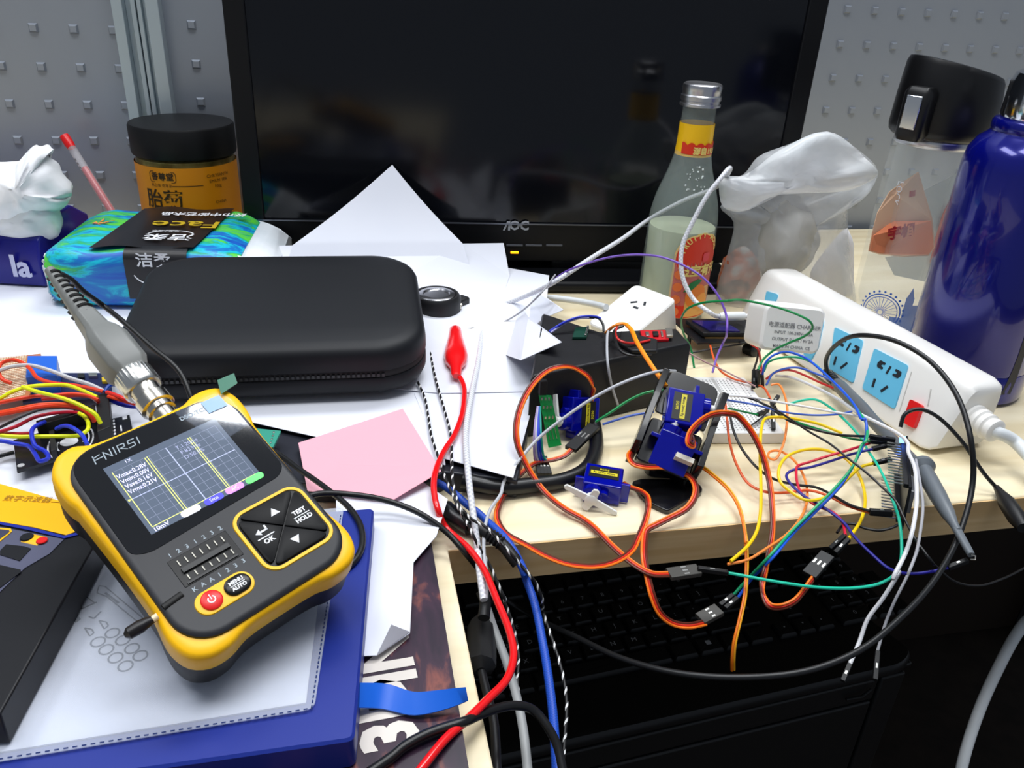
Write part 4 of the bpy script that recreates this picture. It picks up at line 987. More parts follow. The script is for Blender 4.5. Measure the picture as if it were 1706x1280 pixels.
# ------------------------------------------------------------------ power strip
so = Vector((.3601,.5456,0)); sd = Vector((.1237,-.992,0)); sn = Vector((.992,.1237,0))
s0 = so - sd*.082
MS = frame(s0, sd, sn)                       # local x along strip towards viewer, y away, z: sd x sn = up
stp = thing('power_strip', 'white power strip with blue sockets and red switch standing on its side', 'power strip', MS)
if MS.col[2][2] < 0: MS = frame(s0, sd, sn)
wp = mat('white_plastic', (238,236,232), .32); sblue = mat('socket_blue', (104,190,226), .35)
Ls = .236
sec = rpoly([(0,.002),(.021,.052),(.052,.0505),(.050,.0)], [.003,.007,.008,.004], 4)
def secx(x, k=1.0, cy=.028, cz=.026): return [(x, cy+(a-cy)*k, cz+(b-cz)*k) for a, b in sec]
mb = MB(); mb.rings([secx(0,.82), secx(.003,.94), secx(.009,1), secx(Ls-.009,1), secx(Ls-.003,.94), secx(Ls,.82)])
up_s = MS.col[2].to_3d()
mb.build('housing', wp, stp, smooth=45)
fzn = Vector((0,.4,-.0)) 
fu = (Vector((0,.021,.052))-Vector((0,0,.002))); fu.normalize(); fn_ = Vector((1,0,0)).cross(fu); 
if fn_.y > 0: fn_ = -fn_
fo = Vector((0,0,.002))
wo = MS @ fo; wn = (MS.to_3x3() @ fn_)
Minv = MS.inverted()
MF = Matrix(((1,fu.x,fn_.x,fo.x),(0,fu.y,fn_.y,fo.y),(0,fu.z,fn_.z,fo.z),(0,0,0,1)))   # face frame: x along, y up face, z out
MFi = MF.inverted()
def face(px, py): return MFi @ (Minv @ PL(px, py, wo, wn))
def facepoly(name, k, pts, z0, z1, m, par=stp, r=.002):
    q = [face(*k(*p)) for p in pts]; return MB().prism(ccw(rpoly([(a.x,a.y) for a in q], r, 4)), z0, z1, MF).build(name, m, par)
sks = [[(725,330),(872,400),(820,622),(695,545)], [(932,440),(1108,530),(1035,758),(868,650)], [(655,285),(668,298),(640,430),(600,505),(560,470)], [(370,142),(430,160),(415,200),(360,195)]]
for i, q in enumerate(sks):
    sk = facepoly('socket', k5, q, -.001, .0012, sblue)
    if i < 2:
        c = [face(*k5(*p)) for p in q]; cc = sum(c, Vector())/4
        ex = ((c[1]-c[0])+(c[2]-c[3])).normalized(); ey = Vector((-ex.y, ex.x, 0))
        if ey.dot(c[0]-c[3]) < 0: ey = -ey
        W2 = (c[1]-c[0]).length; H2 = (c[0]-c[3]).length
        MM = MF @ Matrix(((ex.x,ey.x,0,cc.x),(ex.y,ey.y,0,cc.y),(0,0,1,.0013),(0,0,0,1)))
        sx, sy = W2/1, H2/1
        dk = mat('socket_slot', (22,30,40), .6)
        for (x, y, w2, h2, a) in ((-.25,.22,.20,.15,0),(0,.20,.05,.19,0),(.25,.22,.20,.15,0),(-.16,-.22,.06,.20,18),(.16,-.22,.06,.20,-28)):
            if w2 > .15:
                sgx = 1 if x < 0 else -1
                MB().prism(ccw(rpoly([(sgx*.10*W2,.085*H2),(-sgx*.06*W2,.085*H2),(-sgx*.10*W2,0),(-sgx*.06*W2,-.085*H2),(sgx*.10*W2,-.085*H2),(sgx*.10*W2,-.035*H2),(sgx*.02*W2,-.02*H2),(sgx*.02*W2,.02*H2),(sgx*.10*W2,.035*H2)], .0008, 3)), -.0003, .0003, MM @ T(x*W2,y*H2)).build('slot', dk, sk)
                continue
            MB().cbox((0,0,0),(w2*W2,h2*H2,.0006), MM @ T(x*W2,y*H2,0,a)).build('slot', dk, sk)
facepoly('switch', k5, [(1128,708),(1190,740),(1145,862),(1088,828)], -.001, .0035, mat('signal_red', (225,25,25), .35))
for q in ([(1120,560),(1124,562),(1060,770),(1056,768)], [(1220,650),(1226,652),(1210,740),(1204,738)]): facepoly('panel_seam', k5, q, -.0002, .0003, mat('seam_grey', (190,188,184), .5), r=.0001)
er = Minv @ P(1640,690,.026); ey0, ez0 = .030, .026
MR = Matrix.Translation((Ls-.002,ey0,ez0)) @ Matrix.Rotation(math.radians(90),4,'Y')
MB().lathe([(.0100,0),(.0100,.004),(.0085,.005),(.0095,.007),(.0095,.009),(.0080,.010),(.0088,.012),(.0088,.014),(.0070,.015),(.0080,.017),(.0078,.020),(.006,.021)], 28, MR).build('strain_relief', wp, stp)
cs = MS @ Vector((Ls+.018,ey0,ez0))
cpt = [cs-(MS.to_3x3() @ Vector((.01,0,0))), cs, P(1690,735,.020), P(1745,800,.010), P(1800,900,-.03), P(1790,985,-.10), P(1706,1040,-.16), P(1655,1130,-.20), P(1622,1210,-.23), P(1600,1290,-.26), P(1590,1400,-.32)]
MB().tube(spline(cpt, 8), .0042, 14).build('power_cable', mat('white_cable', (222,226,228), .35), stp, world=True)

# phone charger plugged in the strip
ch = [k5(245,180), k5(655,215)]
pc = P(*k5(455,455), .012)
chg = thing('usb_charger', 'white phone charger with printed grey rating text plugged into the power strip', 'charger', P(*k5(430,460), .006))
# box: front face quadrilateral seen at crop; depth runs to the strip
fa_ = [PL(*k5(*q), so-sn*.040, -sn) for q in ((305,200),(0,0))]
ax_ = Vector((.955,.12,-.02)); 
TL_, TR_, BL_, BR_ = k5(300,205), k5(655,232), k5(325,445), k5(600,470)
Yc = .525
a_, b2_, c2_, d2_ = PY(*TL_, .505), PY(*TR_, .500), PY(*BL_, .495), PY(*BR_, .490)
wv = (b2_-a_); hv = (c2_-a_)
MC = frame(c2_, (d2_-c2_), (a_-c2_))   # x right, y up, z towards viewer
cw = (wv.length+(d2_-c2_).length)/2; chh = hv.length
MB().loft(ccw(rrect(cw, chh, .006, 6, cw/2, chh/2)), [(.002,0),(.0,-.002),(0,-.030),(.002,-.032)], MC).build('charger_body', wp, chg, world=True)
g = MB(); 
for i, s in enumerate(('电源适配器 CHARGER','INPUT 100-240V~0.5A','OUTPUT 5V 2A / 9V 2A','MADE IN CHINA  CE')): text_into(g, s, .0042 if i == 0 else .0032, MC @ T(cw*.52, chh*.56-i*.0052, .0003), bold=.00005)
g.build('rating_lettering', mat('grey_print', (130,130,132), .5), chg, world=True, smooth=0)

# plastic bag with leftovers
bag = thing('plastic_bag', 'crumpled translucent white plastic bag between the soda bottle and the tumbler', 'bag', P(1320,500,.001))
film_b = noise_mat('bag_film', [(.3,(222,228,234)),(.7,(246,248,252))], (1,1,1), 16, 6, .22, bump=.9, distort=1.5, alpha=.36)
crumple('film', None, [(1196,300),(1238,291),(1262,262),(1310,242),(1378,219),(1425,246),(1463,286),(1452,312),(1418,325),(1416,420),(1424,500),(1400,560),(1300,560),(1215,540),(1192,500),(1210,430),(1222,370),(1200,345),(1218,322)], .672, .026, film_b, bag, 11, 8, .0035)
crumple('knotted_flap', None, [(1196,300),(1240,292),(1300,250),(1378,219),(1440,262),(1462,290),(1420,316),(1340,322),(1270,330),(1240,352),(1205,345)], .648, .012, noise_mat('bag_flap', [(.3,(226,232,236)),(.7,(250,250,252))], (1,1,1), 16, 6, .25, bump=.9, distort=1.5, alpha=.62), bag, 4, 6, .004)
crumple('inner_bag', None, [(1275,350),(1320,320),(1345,345),(1362,400),(1350,440),(1300,470),(1270,460),(1262,400)], .655, .016, noise_mat('inner_bag_film', [(.3,(180,180,176)),(.7,(222,222,218))], (1,1,1), 20, 5, .35, bump=.8, alpha=.75), bag, 8, 6, .003)
crumple('contents', None, [(1205,430),(1240,410),(1262,440),(1258,490),(1215,500),(1195,480)], .675, .012, noise_mat('wrapper_contents', [(.35,(96,60,50)),(.5,(200,110,70)),(.65,(190,186,180))], (1,1,1), 60, 3, .5), bag, 9, 5, .003)
crumple('contents', None, [(1372,420),(1412,380),(1420,500),(1408,545),(1360,500),(1350,455)], .690, .010, mat('white_contents', (236,234,238), .5), bag, 19, 5, .002)

# ------------------------------------------------------------------ black box with things on it
bz_ = .046
bxp = [P(*q, bz_) for q in ((884,628),(955,608),(1152,572),(1128,546),(1000,552),(903,520))]
bbx = thing('black_box', 'black battery box wrapped in matte tape on the desk beside the papers', 'box', P(1020,650,0))
tape = noise_mat('black_tape', [(.3,(12,12,15)),(.7,(19,19,23))], (1,1,1), 40, 4, .5, bump=.25)
poly = ccw([(q.x,q.y) for q in (bxp[0],bxp[2],bxp[3],bxp[4],bxp[5])])
MB().loft(poly, [(.001,.0005),(0,.002),(0,bz_-.003),(.0015,bz_)]).build('body', tape, bbx, world=True, bevel=.001)
e0, e1_ = P(*k3(300,735), bz_), P(*k3(1160,600), bz_)
MB().prism(ccw([(a.x,a.y) for a in (P(*k3(740,500),bz_), P(*k3(1000,560),bz_), P(*k3(1000,640),bz_), P(*k3(820,640),bz_), P(*k3(720,580),bz_))]), bz_, bz_+.003).build('tape_lump', tape, bbx, world=True, bevel=.001)
# smart plug
e1v = Vector((.80,.50,.33)).normalized(); nv_ = Vector((-.42,-.28,.86)); nv_ = (nv_-e1v*nv_.dot(e1v)).normalized(); e2v = nv_.cross(e1v)
qc = PY(1053,518,.590)
spl = thing('wall_plug', 'white smart plug with five-hole socket tipped up behind the black box', 'plug', frame(qc, e1v, e2v))
MB().loft(ccw(rrect(.064,.044,.006,6)), [(.002,-.038),(0,-.036),(0,-.001),(.001,0)]).build('body', wp, spl)
for x, y, w2, h2, a in ((.010,.006,.0020,.0058,40),(.013,-.003,.0020,.0050,-60),(.005,.000,.0050,.0022,90)): MB().cbox((0,0,.0001),(w2,h2,.0005), T(x,y,0,a)).build('slot', mat('socket_slot', (22,30,40), .6), spl)
MB().lathe([(.0042,0),(.0042,.0006),(.0036,.0009)], 24, T(-.014,-.004)).build('button', wp, spl)
wl = [PY(1010,512,.60), PY(985,506,.62), PY(950,500,.64), PY(905,496,.66), PY(860,500,.67)]
MB().tube(spline(wl, 6), .0028, 10).build('cable', mat('white_cable', (222,226,228), .35), spl, world=True)

# small boards on the box
def board(name, label, pts, z, m, th=.0016, cat='circuit board', zs=None):
    pp = [P(a, b, (zs[i] if zs else z)) for i, (a, b) in enumerate(pts)]
    t = thing(name, label, cat, pp[0]); n_ = (pp[1]-pp[0]).cross(pp[3]-pp[0]).normalized()
    if n_.z < 0: n_ = -n_
    MB().rings([[p-n_*th for p in pp], pp]).build('board', m, t, world=True, smooth=0)
    def at(u, v, h=0): return pp[0].lerp(pp[1], u).lerp(pp[3].lerp(pp[2], u), v)+n_*h
    def chip(u0, v0, u1, v1, h, m_, nm='chip'):
        q = [at(u0,v0), at(u1,v0), at(u1,v1), at(u0,v1)]; return MB().rings([[p for p in q],[p+n_*h for p in q]]).build(nm, m_, t, world=True, bevel=.0002)
    return t, at, chip
redp = mat('pcb_red', (196,22,34), .35); chipm = mat('chip_black', (20,20,22), .35); grn = mat('pcb_green', (16,122,62), .35); blkp = mat('pcb_black', (20,22,26), .3); blup = mat('pcb_blue', (16,60,170), .35)
rd, at, chip = board('regulator_board', 'small red circuit board on the black box in front of the smart plug', [k3(880,470),k3(1075,470),k3(1085,535),k3(900,540)], bz_+.002, redp)
chip(.42,.3,.62,.75,.0015,chipm); chip(.15,.3,.28,.7,.0012,PIN,'capacitor'); chip(.72,.2,.80,.8,.0010,PIN,'resistor'); chip(.9,.1,1.15,.9,.0025,PIN,'usb_port')
grd, at, chip = board('terminal_board', 'small dark green circuit board with pin row on the left of the black box', [k3(420,450),k3(520,445),k3(500,520),k3(400,520)], bz_+.002, mat('pcb_dark_green', (10,62,48), .4))
for i in range(5): chip(.82,.08+i*.19,.98,.16+i*.19,.0016,PIN,'solder_joint')
# oled board
old, at, chip = board('display_board', 'black microcontroller board with purple-blue display beside the phone charger', [k3(1100,385),k3(1640,395),k3(1700,545),k3(1290,560)], .017, blkp, .0016)
# raised display on it
pp = [P(*k3(*q), .022) for q in ((1205,395),(1560,405),(1690,490),(1330,490))]
MB().rings([[p-Vector((0,0,.0035)) for p in pp],[p for p in pp]]).build('display_carrier', blkp, old, world=True, bevel=.0003)
pp = [P(*k3(*q), .0232) for q in ((1250,400),(1480,405),(1590,475),(1380,472))]
MB().rings([[p-Vector((0,0,.0011)) for p in pp],[p for p in pp]]).build('display', mat('oled_glass', (34,28,96), .15, coat=.6, emis=.08), old, world=True, smooth=0)
pp = [P(*k3(*q), .0180) for q in ((1330,500),(1690,505),(1700,525),(1345,522))]
MB().rings([[p-Vector((0,0,.002)) for p in pp],[p for p in pp]]).build('header_strip', mat('brass_edge', (176,140,80), .4, .6), old, world=True, smooth=0)
for x in (1370,1540): MB().cbox(P(*k3(x,545), .0145), (.005,.003,.003)).build('push_button', PIN, old, world=True, bevel=.0004)
for x in (1140,1240,1650): MB().lathe([(.0018,-.0165),(.0018,-.001)], 8, Matrix.Translation(P(*k3(x,470), .0165))).build('standoff', blkp, old, world=True)
MB().lathe([(.0058,0),(.0058,.010),(.005,.0105)], 24, aim(P(*k3(1640,600),.003), P(*k3(1640,600),.003)+Vector((.3,-.9,.2)))).build('buzzer', blkp, old, world=True)

# ------------------------------------------------------------------ servos
sblu = mat('servo_blue', (6,18,178), .14, trans=.4, ior=1.3, coat=.5); stick = mat('sticker_black', (16,16,18), .4); syel = mat('sticker_yellow', (210,196,40), .4); nyl = mat('nylon_white', (232,232,228), .4)
def servo_parts(t, M4, horn=None, ht=0, st=1, sides=(1,-1), noparent=False):
    Ms = M4 @ SL; o = []
    def b(mb, n, m, **kw): return mb.build(n, m, t, M=Ms, world=True, **kw)
    b(MB().cbox((0,0,0),(22.8,12.2,22.5)), 'servo_body', sblu, bevel=.0008)
    b(MB().cbox((0,0,6),(32.4,12.0,2.4)), 'mounting_tab', sblu, bevel=.0005)
    b(MB().lathe([(5.9,11),(5.9,15.2),(5.2,15.6)], 28, T(-5.2,0)).lathe([(2.8,11),(2.8,14.6)], 20, T(1.6,0)), 'gear_housing', sblu)
    b(MB().lathe([(2.3,15),(2.3,18.6)], 16, T(-5.2,0)), 'output_shaft', nyl)
    for sy in sides:
        Mq = Matrix.Translation((0,sy*6.2,-2)) @ Matrix.Rotation(math.radians(90 if sy < 0 else -90),4,'X')
        if sy > 0: Mq = Mq @ Matrix.Rotation(math.pi,4,'Z')
        s_ = b(MB().cbox((0,0,0),(18,11.5,.3), Mq), 'sticker', stick)
        b(MB().cbox((0,.6,.2),(16,3.2,.2), Mq), 'sticker_band', syel, smooth=0)
        g = MB(); text_into(g, 'Micro Servo 9g', 2.1, Mq @ T(0,.6,.35), bold=.05); b(g, 'sticker_lettering', stick, smooth=0)
        g = MB(); text_into(g, 'SG90', 2.6, Mq @ T(0,-3.2,.35), bold=.05); b(g, 'sticker_lettering', syel, smooth=0)
    if horn == 'single':
        mb = MB().lathe([(3.6,17.2),(3.6,20.4),(3,20.8)], 20, T(-5.2,0)); b(mb, 'horn_hub', nyl)
        b(MB().prism(ccw([(2.6,-3),(1.8,-18),(-1.8,-18),(-2.6,-3)]), 18.6, 20.2, T(-5.2,0,0,ht)), 'horn', nyl, bevel=.0003)
    if horn == 'cross':
        b(MB().lathe([(3.6,17.2),(3.6,20.4),(3,20.8)], 20, T(-5.2,0)), 'horn_hub', nyl)
        cr_ = ccw([(2.6,2.2),(16.5,1.5),(17.5,0),(16.5,-1.5),(2.6,-2.2),(2,-7),(0,-8),(-2,-7),(-2.6,-2.2),(-16.5,-1.5),(-17.5,0),(-16.5,1.5),(-2.6,2.2),(-2,7),(0,8),(2,7)])
        b(MB().prism(cr_, 18.6, 20.2, T(-5.2,0,0,ht)), 'horn', nyl, bevel=.0003)
MA = frame(P(967,690,.0150), Vector((.10,.42,.90)), (Vector((-.93,-.30,.2)).cross(Vector((.10,.42,.90)))))
sa = thing('servo_motor', 'blue micro servo on its side with single white arm, against the black box', 'servo', MA)
servo_parts(sa, MA, 'single', 100)
MBv = frame(P(1004,806,.0075), Vector((.92,-.38,-.03)), Vector((.0,.03,1)))
sb = thing('servo_motor', 'blue micro servo with white cross horn lying near the front desk edge', 'servo', MBv)
servo_parts(sb, MBv, 'cross', -22)
cA = k4
ribbon(sa, [MA @ Vector((.0,.003,-.012))] + zr(k4, [(625,240),(632,190),(600,120),(520,65),(430,45),(330,65),(250,120),(170,220),(110,350),(85,480),(95,600),(140,710),(200,820),(290,940),(420,1050),(560,1130)], [.030,.045,.055,.05,.035,.02,.006,.003]) + zr(k7, [(690,160),(790,260),(880,335),(960,378),(1045,382)], [.003,.0,-.004]), (ORG, RED, BRN), side=(.0,-.3,1))
housing(sa, P(*k7(1040,382),-.004), P(*k7(1180,362),-.004), .0026, 3, m=mat('housing_grey', (66,64,60), .5))
ribbon(sb, [MBv @ Vector((.012,-.002,-.008))] + zr(k4, [(900,905),(960,925),(1010,960),(1025,1020)], [.006,.008]) + zr(k7, [(945,80),(930,140),(900,210),(870,270),(800,320),(700,345),(580,335),(480,300),(380,245),(285,190),(245,120),(255,60),(290,-10)], [.006,.002,.001,.001,.002,.004,.005]) + zr(k4, [(170,765),(250,722),(340,710),(430,680),(480,635)], [.006,.008,.010]), (ORG, RED, BRN), pitch=.0011, side=(0,-.2,1))
housing(sb, P(*k4(470,635),.010), P(*k4(640,470),.013), .0027, 3)

# pan-tilt bracket
ptl = thing('pan_tilt_bracket', 'black pan-tilt bracket holding two blue servos on a base plate by the desk edge', 'bracket', P(*k4(1130,930),0))
blkb = mat('bracket_black', (12,12,14), .25, coat=.3)
bp_ = [P(*k4(*q), .003) for q in ((900,868),(975,845),(1330,850),(1400,895),(1412,930),(1380,955),(1160,1078),(1010,1005))]
MB().prism(ccw(rpoly([(q.x,q.y) for q in bp_], .003, 3)), .0004, .0035).build('base_plate', blkb, ptl, world=True, bevel=.0006)
b0, b1 = P(*k4(975,835),.004), P(*k4(1325,860),.004)
xv = (b1-b0).normalized(); cen = (b0+b1)/2 + Vector((-xv.y, xv.x, 0))*.012
MD = frame(cen, xv, Vector((-xv.y,xv.x,0)))
MB().loft(ccw(rrect(.026,.024,.006,5)), [(.001,0),(0,.001),(0,.012),(.002,.013)], MD).build('pan_hub', blkb, ptl, world=True)
tp0, tp1 = PY(*k4(1225,85),.425), PY(*k4(1585,170),.415)
lo0, lo1 = P(*k4(925,690),.020), P(*k4(1345,790),.016)
wx = ((tp1-tp0)+(lo1-lo0)).normalized(); lm, tm = (lo0+lo1)/2, (tp0+tp1)/2; vy = (tm-lm); Hh = vy.length; wx = (wx-vy.normalized()*wx.dot(vy.normalized())*.8).normalized()
MT = frame(lm, wx, vy); Wd = (lo1-lo0).length
MB().prism(ccw(rpoly([(-.0165,Hh*.50),(.0165,Hh*.50),(.0165,Hh),(-.0165,Hh)], [.002,.002,.007,.007], 5)), -.006, -.004, MT).build('back_plate', blkb, ptl, world=True, bevel=.0005)
MB().prism(ccw(rrect(.034,.030,.003,4,0,.012)), -.012, -.002, MT).build('lower_bracket', blkb, ptl, world=True, bevel=.0008)
for sx in (-1, 1):
    MB().add([(sx*.0175,-.004,-.012),(sx*.0175,Hh*.98,-.008),(sx*.0175,Hh*.9,.006),(sx*.0175,Hh*.45,.004),(sx*.0175,.004,.010),
              (sx*.0215,-.004,-.012),(sx*.0215,Hh*.98,-.008),(sx*.0215,Hh*.9,.006),(sx*.0215,Hh*.45,.004),(sx*.0215,.004,.010)],
             [(0,1,2,3,4),(9,8,7,6,5),(0,5,6,1),(1,6,7,2),(2,7,8,3),(3,8,9,4),(4,9,5,0)], None, MT).build('side_arm', blkb, ptl, world=True, bevel=.0004)
qs = PY(*k4(1270,320), .400)
servo_parts(ptl, frame(MT @ Vector((-.001,Hh*.56,.004)), wx*.25+vy.normalized()*-.97, MT.to_3x3() @ Vector((0,0,-1))), None, sides=(1,-1))
servo_parts(ptl, frame(MT @ Vector((.002,.008,.002)), wx, MT.to_3x3() @ Vector((0,.35,-1))), None, sides=())
MB().cbox((.009,.004,.010),(.011,.003,.006), MT).build('gold_lug', mat('white_lug', (225,220,205), .4), ptl, world=True)
ribbon(ptl, zr(k4, [(1190,470),(1230,505),(1310,525),(1350,570),(1340,610),(1310,590),(1320,520),(1400,430),(1500,382),(1600,380)], [.030,.032,.036,.040,.046,.046]) + zr(k6, [(240,185),(320,280),(380,410),(415,550),(432,700),(432,850),(412,960),(388,1080)], [.042,.034,.024,.014,.006,.001,-.004,-.008]) + zr(k8, [(392,330),(398,400),(430,450),(490,455),(550,430),(600,375),(645,315)], [-.012,-.016,-.010]), (BRN, RED, ORG), side=(0,-1,.3), names=('ground_wire','power_wire','signal_wire'))
housing(ptl, P(*k8(625,300),-.010), P(*k8(720,195),-.006), .0027, 3)
ribbon(ptl, zr(k4, [(960,640),(905,655),(890,690),(920,738),(1000,758),(1120,760),(1230,780),(1320,830),(1360,900),(1350,980),(1290,1060),(1180,1120),(1080,1170)], [.020,.022,.022,.018,.014,.012,.008,.004]) + zr(k7, [(940,175),(928,230),(928,310),(945,400),(965,480),(1000,560),(1060,608),(1130,620),(1210,606)], [.003,.001,-.01,-.025,-.03]), (BRN, RED, ORG), side=(0,-.4,1), names=('ground_wire','power_wire','signal_wire'))
housing(ptl, P(*k7(1185,592),-.03), P(*k7(1275,545),-.028), .0027, 3, m=mat('housing_grey', (66,64,60), .5))
# yellow-orange pair hanging from the bracket
ribbon(ptl, [MT @ Vector((.015,.02,-.01))] + zr(k6, [(0,440),(80,505),(175,590),(235,680),(270,800),(285,900)], [.012,.010,.006,.003]) + zr(k8, [(308,100),(314,200),(312,300),(305,400),(280,520),(252,640),(245,720),(245,775)], [-.001,-.02,-.05]), ((245,170,25),(240,120,20)), side=(0,-1,.2), names=('signal_wire','power_wire'))

# breadboard
b0_, b1_ = Vector((.2365,.4275,0)), Vector((.2865,.4213,0)); xd = (b1_-b0_).normalized(); 
brd = thing('breadboard', 'white solderless breadboard behind the pan-tilt bracket', 'breadboard', frame(b0_, xd, Vector((-xd.y,xd.x,0))))
bw = mat('breadboard_white', (228,228,226), .4)
MB().box((0,0,.0005),(.052,.083,.0085)).build('base', bw, brd, bevel=.0006)
mb = MB()
for i in range(17):
    for j in range(28):
        x = .004+i*.00264; 
        if i in (2, 8, 14): continue
        mb.box((x,.004+j*.00272,.0085),(x+.0009,.0049+j*.00272,.00862))
mb.build('contact_holes', mat('hole_grey', (110,110,112), .6), brd, smooth=0)
MB().box((.0245,.003,.0085),(.0272,.080,.00858)).build('centre_groove', mat('groove_grey', (176,176,174), .5), brd, smooth=0)

# green relay-like pcb and its flat cable, left of servo
gp = thing('sensor_board', 'narrow bright green circuit board propped by the black box left of the servo', 'circuit board', P(*k4(330,600),0))
q4 = [P(*k4(245,250),.036), P(*k4(335,255),.036), P(*k4(408,605),.003), P(*k4(315,625),.003)]
nn = (q4[1]-q4[0]).cross(q4[3]-q4[0]).normalized(); nn = nn if nn.y < 0 else -nn
MB().rings([[p-nn*.0016 for p in q4], q4]).build('board', mat('pcb_bright_green', (20,150,72), .35), gp, world=True, smooth=0)
for i in range(3):
    for j, v in enumerate((.06,.22,.42)):
        a = q4[0].lerp(q4[1], .2+.28*i); b = q4[3].lerp(q4[2], .2+.28*i); c_ = a.lerp(b, v)+nn*.0005
        MB().cbox(c_, (.0010,.0010,.0018)).build('solder_joint', PIN, gp, world=True)
for i in range(3):
    a = q4[0].lerp(q4[1], .22+.27*i); b = q4[3].lerp(q4[2], .22+.27*i)
    MB().tube([a.lerp(b,.55)+nn*.0003, a.lerp(b,.85)+nn*.0003], .00025, 5).build('trace_print', PIN, gp, world=True)
MB().cbox(q4[0].lerp(q4[1],.35)+Vector((0,.002,.005)), (.005,.004,.010)).build('pin_header', BLACKP, gp, world=True, bevel=.0004)
for i, c in enumerate(((170,150,200),(215,215,220),(60,80,210),(20,60,190),(30,160,140))):
    pts = zr(k4, [(238+i*4,330),(222+i*9,430),(212+i*13,560),(215+i*17,690),(225+i*20,720)], [.036,.030,.022,.010,.007])
    MB().tube(spline(pts, 5), .0007, 7).build('wire', mat('wire_%d_%d_%d' % c, c, .4), gp, world=True)
for i in range(4): housing(gp, P(*k4(222+i*22,690),.006), P(*k4(250+i*25,815),.003), .0026, 1)

# esp board standing on edge
en, ef = P(1503,878,.004), P(1497,742,.006)
up_ = Vector((-.10,0,.995)); ed = Vector((ef.x-en.x, ef.y-en.y, 0)).normalized()
esp = thing('microcontroller_board', 'black microcontroller board standing on edge with blue light at the right desk edge', 'circuit board', frame(en, ed, up_))
Le, He = .062, .027
MB().box((0,-.002,-.0008),(Le,He,.0008)).build('board', blkp, esp, bevel=.0002)
nz_ = esp.matrix_world.to_3x3() @ Vector((0,0,1)); sg = 1 if nz_.x > 0 else -1   # component side faces right
for y in (.0012, He-.0022):
    MB().box((.004,y-.0012,-sg*.0008-(.0025 if sg>0 else 0)),(Le-.006,y+.0013,-sg*.0008+(0 if sg>0 else .0025))).build('header_strip', BLACKP, esp)
for i in range(15):
    for y in (.0012, He-.0022):
        x = .006+i*.0034
        o = MB().cbox((x, y, -sg*.0065), (.0006,.0006,.009)).build('header_pin', PIN, esp)
    MB().cbox((.006+i*.0034, .0012, sg*.0010), (.0012,.0012,.0008)).build('solder_joint', PIN, esp)
MB().box((.006,.006,sg*.0008 if sg>0 else -.0035),(.024,.021,.0035 if sg>0 else -.0008)).build('radio_shield', mat('tin_can', (150,150,150), .3, .9), esp, bevel=.0004)
MB().cbox((.034,.012,sg*.0014), (.008,.008,.0014)).build('chip', chipm, esp)
MB().cbox((.043,.010,sg*.0014), (.003,.006,.0014)).build('capacitor', mat('tantalum', (190,130,60), .4), esp)
MB().cbox((Le-.002,.012,sg*.0018), (.007,.008,.003)).build('usb_port', PIN, esp, bevel=.0004)
MB().cbox((Le-.010,He+.0022,-sg*.0030), (.0034,.0036,.0034)).build('status_light', mat('blue_led', (70,125,255), .3, emis=9), esp, bevel=.0005)

#PART4
# ------------------------------------------------------------------ jumper wires of the right-hand tangle
G = 'jumper wires tangled on the right of the desk'
def W(label, col, pts, ends=(), r=.00085): return wire('jumper_wire', label, col, pts, r, ends, G)
PURP=(120,84,190); GRN=(14,140,74); TEAL=(30,200,165); BLU=(24,90,220); LBL=(70,105,205); NVY=(34,30,140); YEL=(250,208,10); ORA=(250,140,60); RD=(214,44,40); BK=(20,20,22); GRY=(186,188,194); WHT=(226,226,230); DOR=(226,92,40)
def at5(x, y, z): return P(*k5(x,y), z)
def at6(x, y, z): return P(*k6(x,y), z)
W('purple jumper wire arching past the orange label of the bottle', PURP,
  pix(K(780,340,3.709), [(505,492,None,.60),(600,420,None,.58),(740,365,None,.57),(900,325,None,.56),(1060,313,None,.55),(1200,330,None,.54),(1330,380,None,.53),(1450,455,None,.52),(1540,560,None,.51),(1595,690,None,.50),(1598,790,None,.49)]) + zr(k3, [(1470,560),(1430,650),(1395,770)], [.030,.022,.014]))
W('green jumper wire looping over the phone charger', GRN,
  zr(k3, [(1265,740),(1240,600),(1200,520),(1175,440),(1180,370),(1230,310),(1330,275),(1500,262)], [.010,.04,.07,.088]) + zr(k5, [(250,190),(400,220),(520,260),(590,298),(605,332),(570,372),(480,412),(400,452),(350,495),(322,550)], [.080,.076,.070,.055,.035,.025]), [(-1, at5(318,640,.010))])
W('black jumper wire running under the display board to the breadboard', BK,
  zr(k3, [(1165,645),(1300,622),(1450,592),(1620,565)], [.012,.014]) + zr(k5, [(230,412),(290,408),(320,430),(318,490),(300,550)], [.016,.02,.022]), [(-1, at5(296,650,.010))])
W('red jumper wire running from the display board down to the breadboard', DOR,
  zr(k5, [(70,415),(95,500),(130,560),(200,600),(280,620),(345,640),(375,680),(392,720)], [.014,.010,.012,.012]), [(-1, at5(412,762,.009))])
W('short red jumper wire beside the charger plunging to the breadboard', RD,
  zr(k5, [(285,418),(322,445),(335,510),(342,575)], [.016,.024,.02]), [(-1, at5(345,640,.010))])
W('blue jumper wire sweeping right then down to the front connector', BLU,
  zr(k5, [(345,575),(358,520),(400,476),(470,458),(560,485),(640,545),(740,640),(820,730),(862,810)], [.02,.034,.04,.04,.04,.042]) + zr(k6, [(960,200),(968,265),(955,330),(900,450),(820,580),(690,715),(560,840),(432,990)], [.040,.036,.028,.016,.008,.002,.0]) + zr(k8, [(330,325),(268,412)], [-.02,-.028]), [(-1, P(*k8(205,465),-.030))])
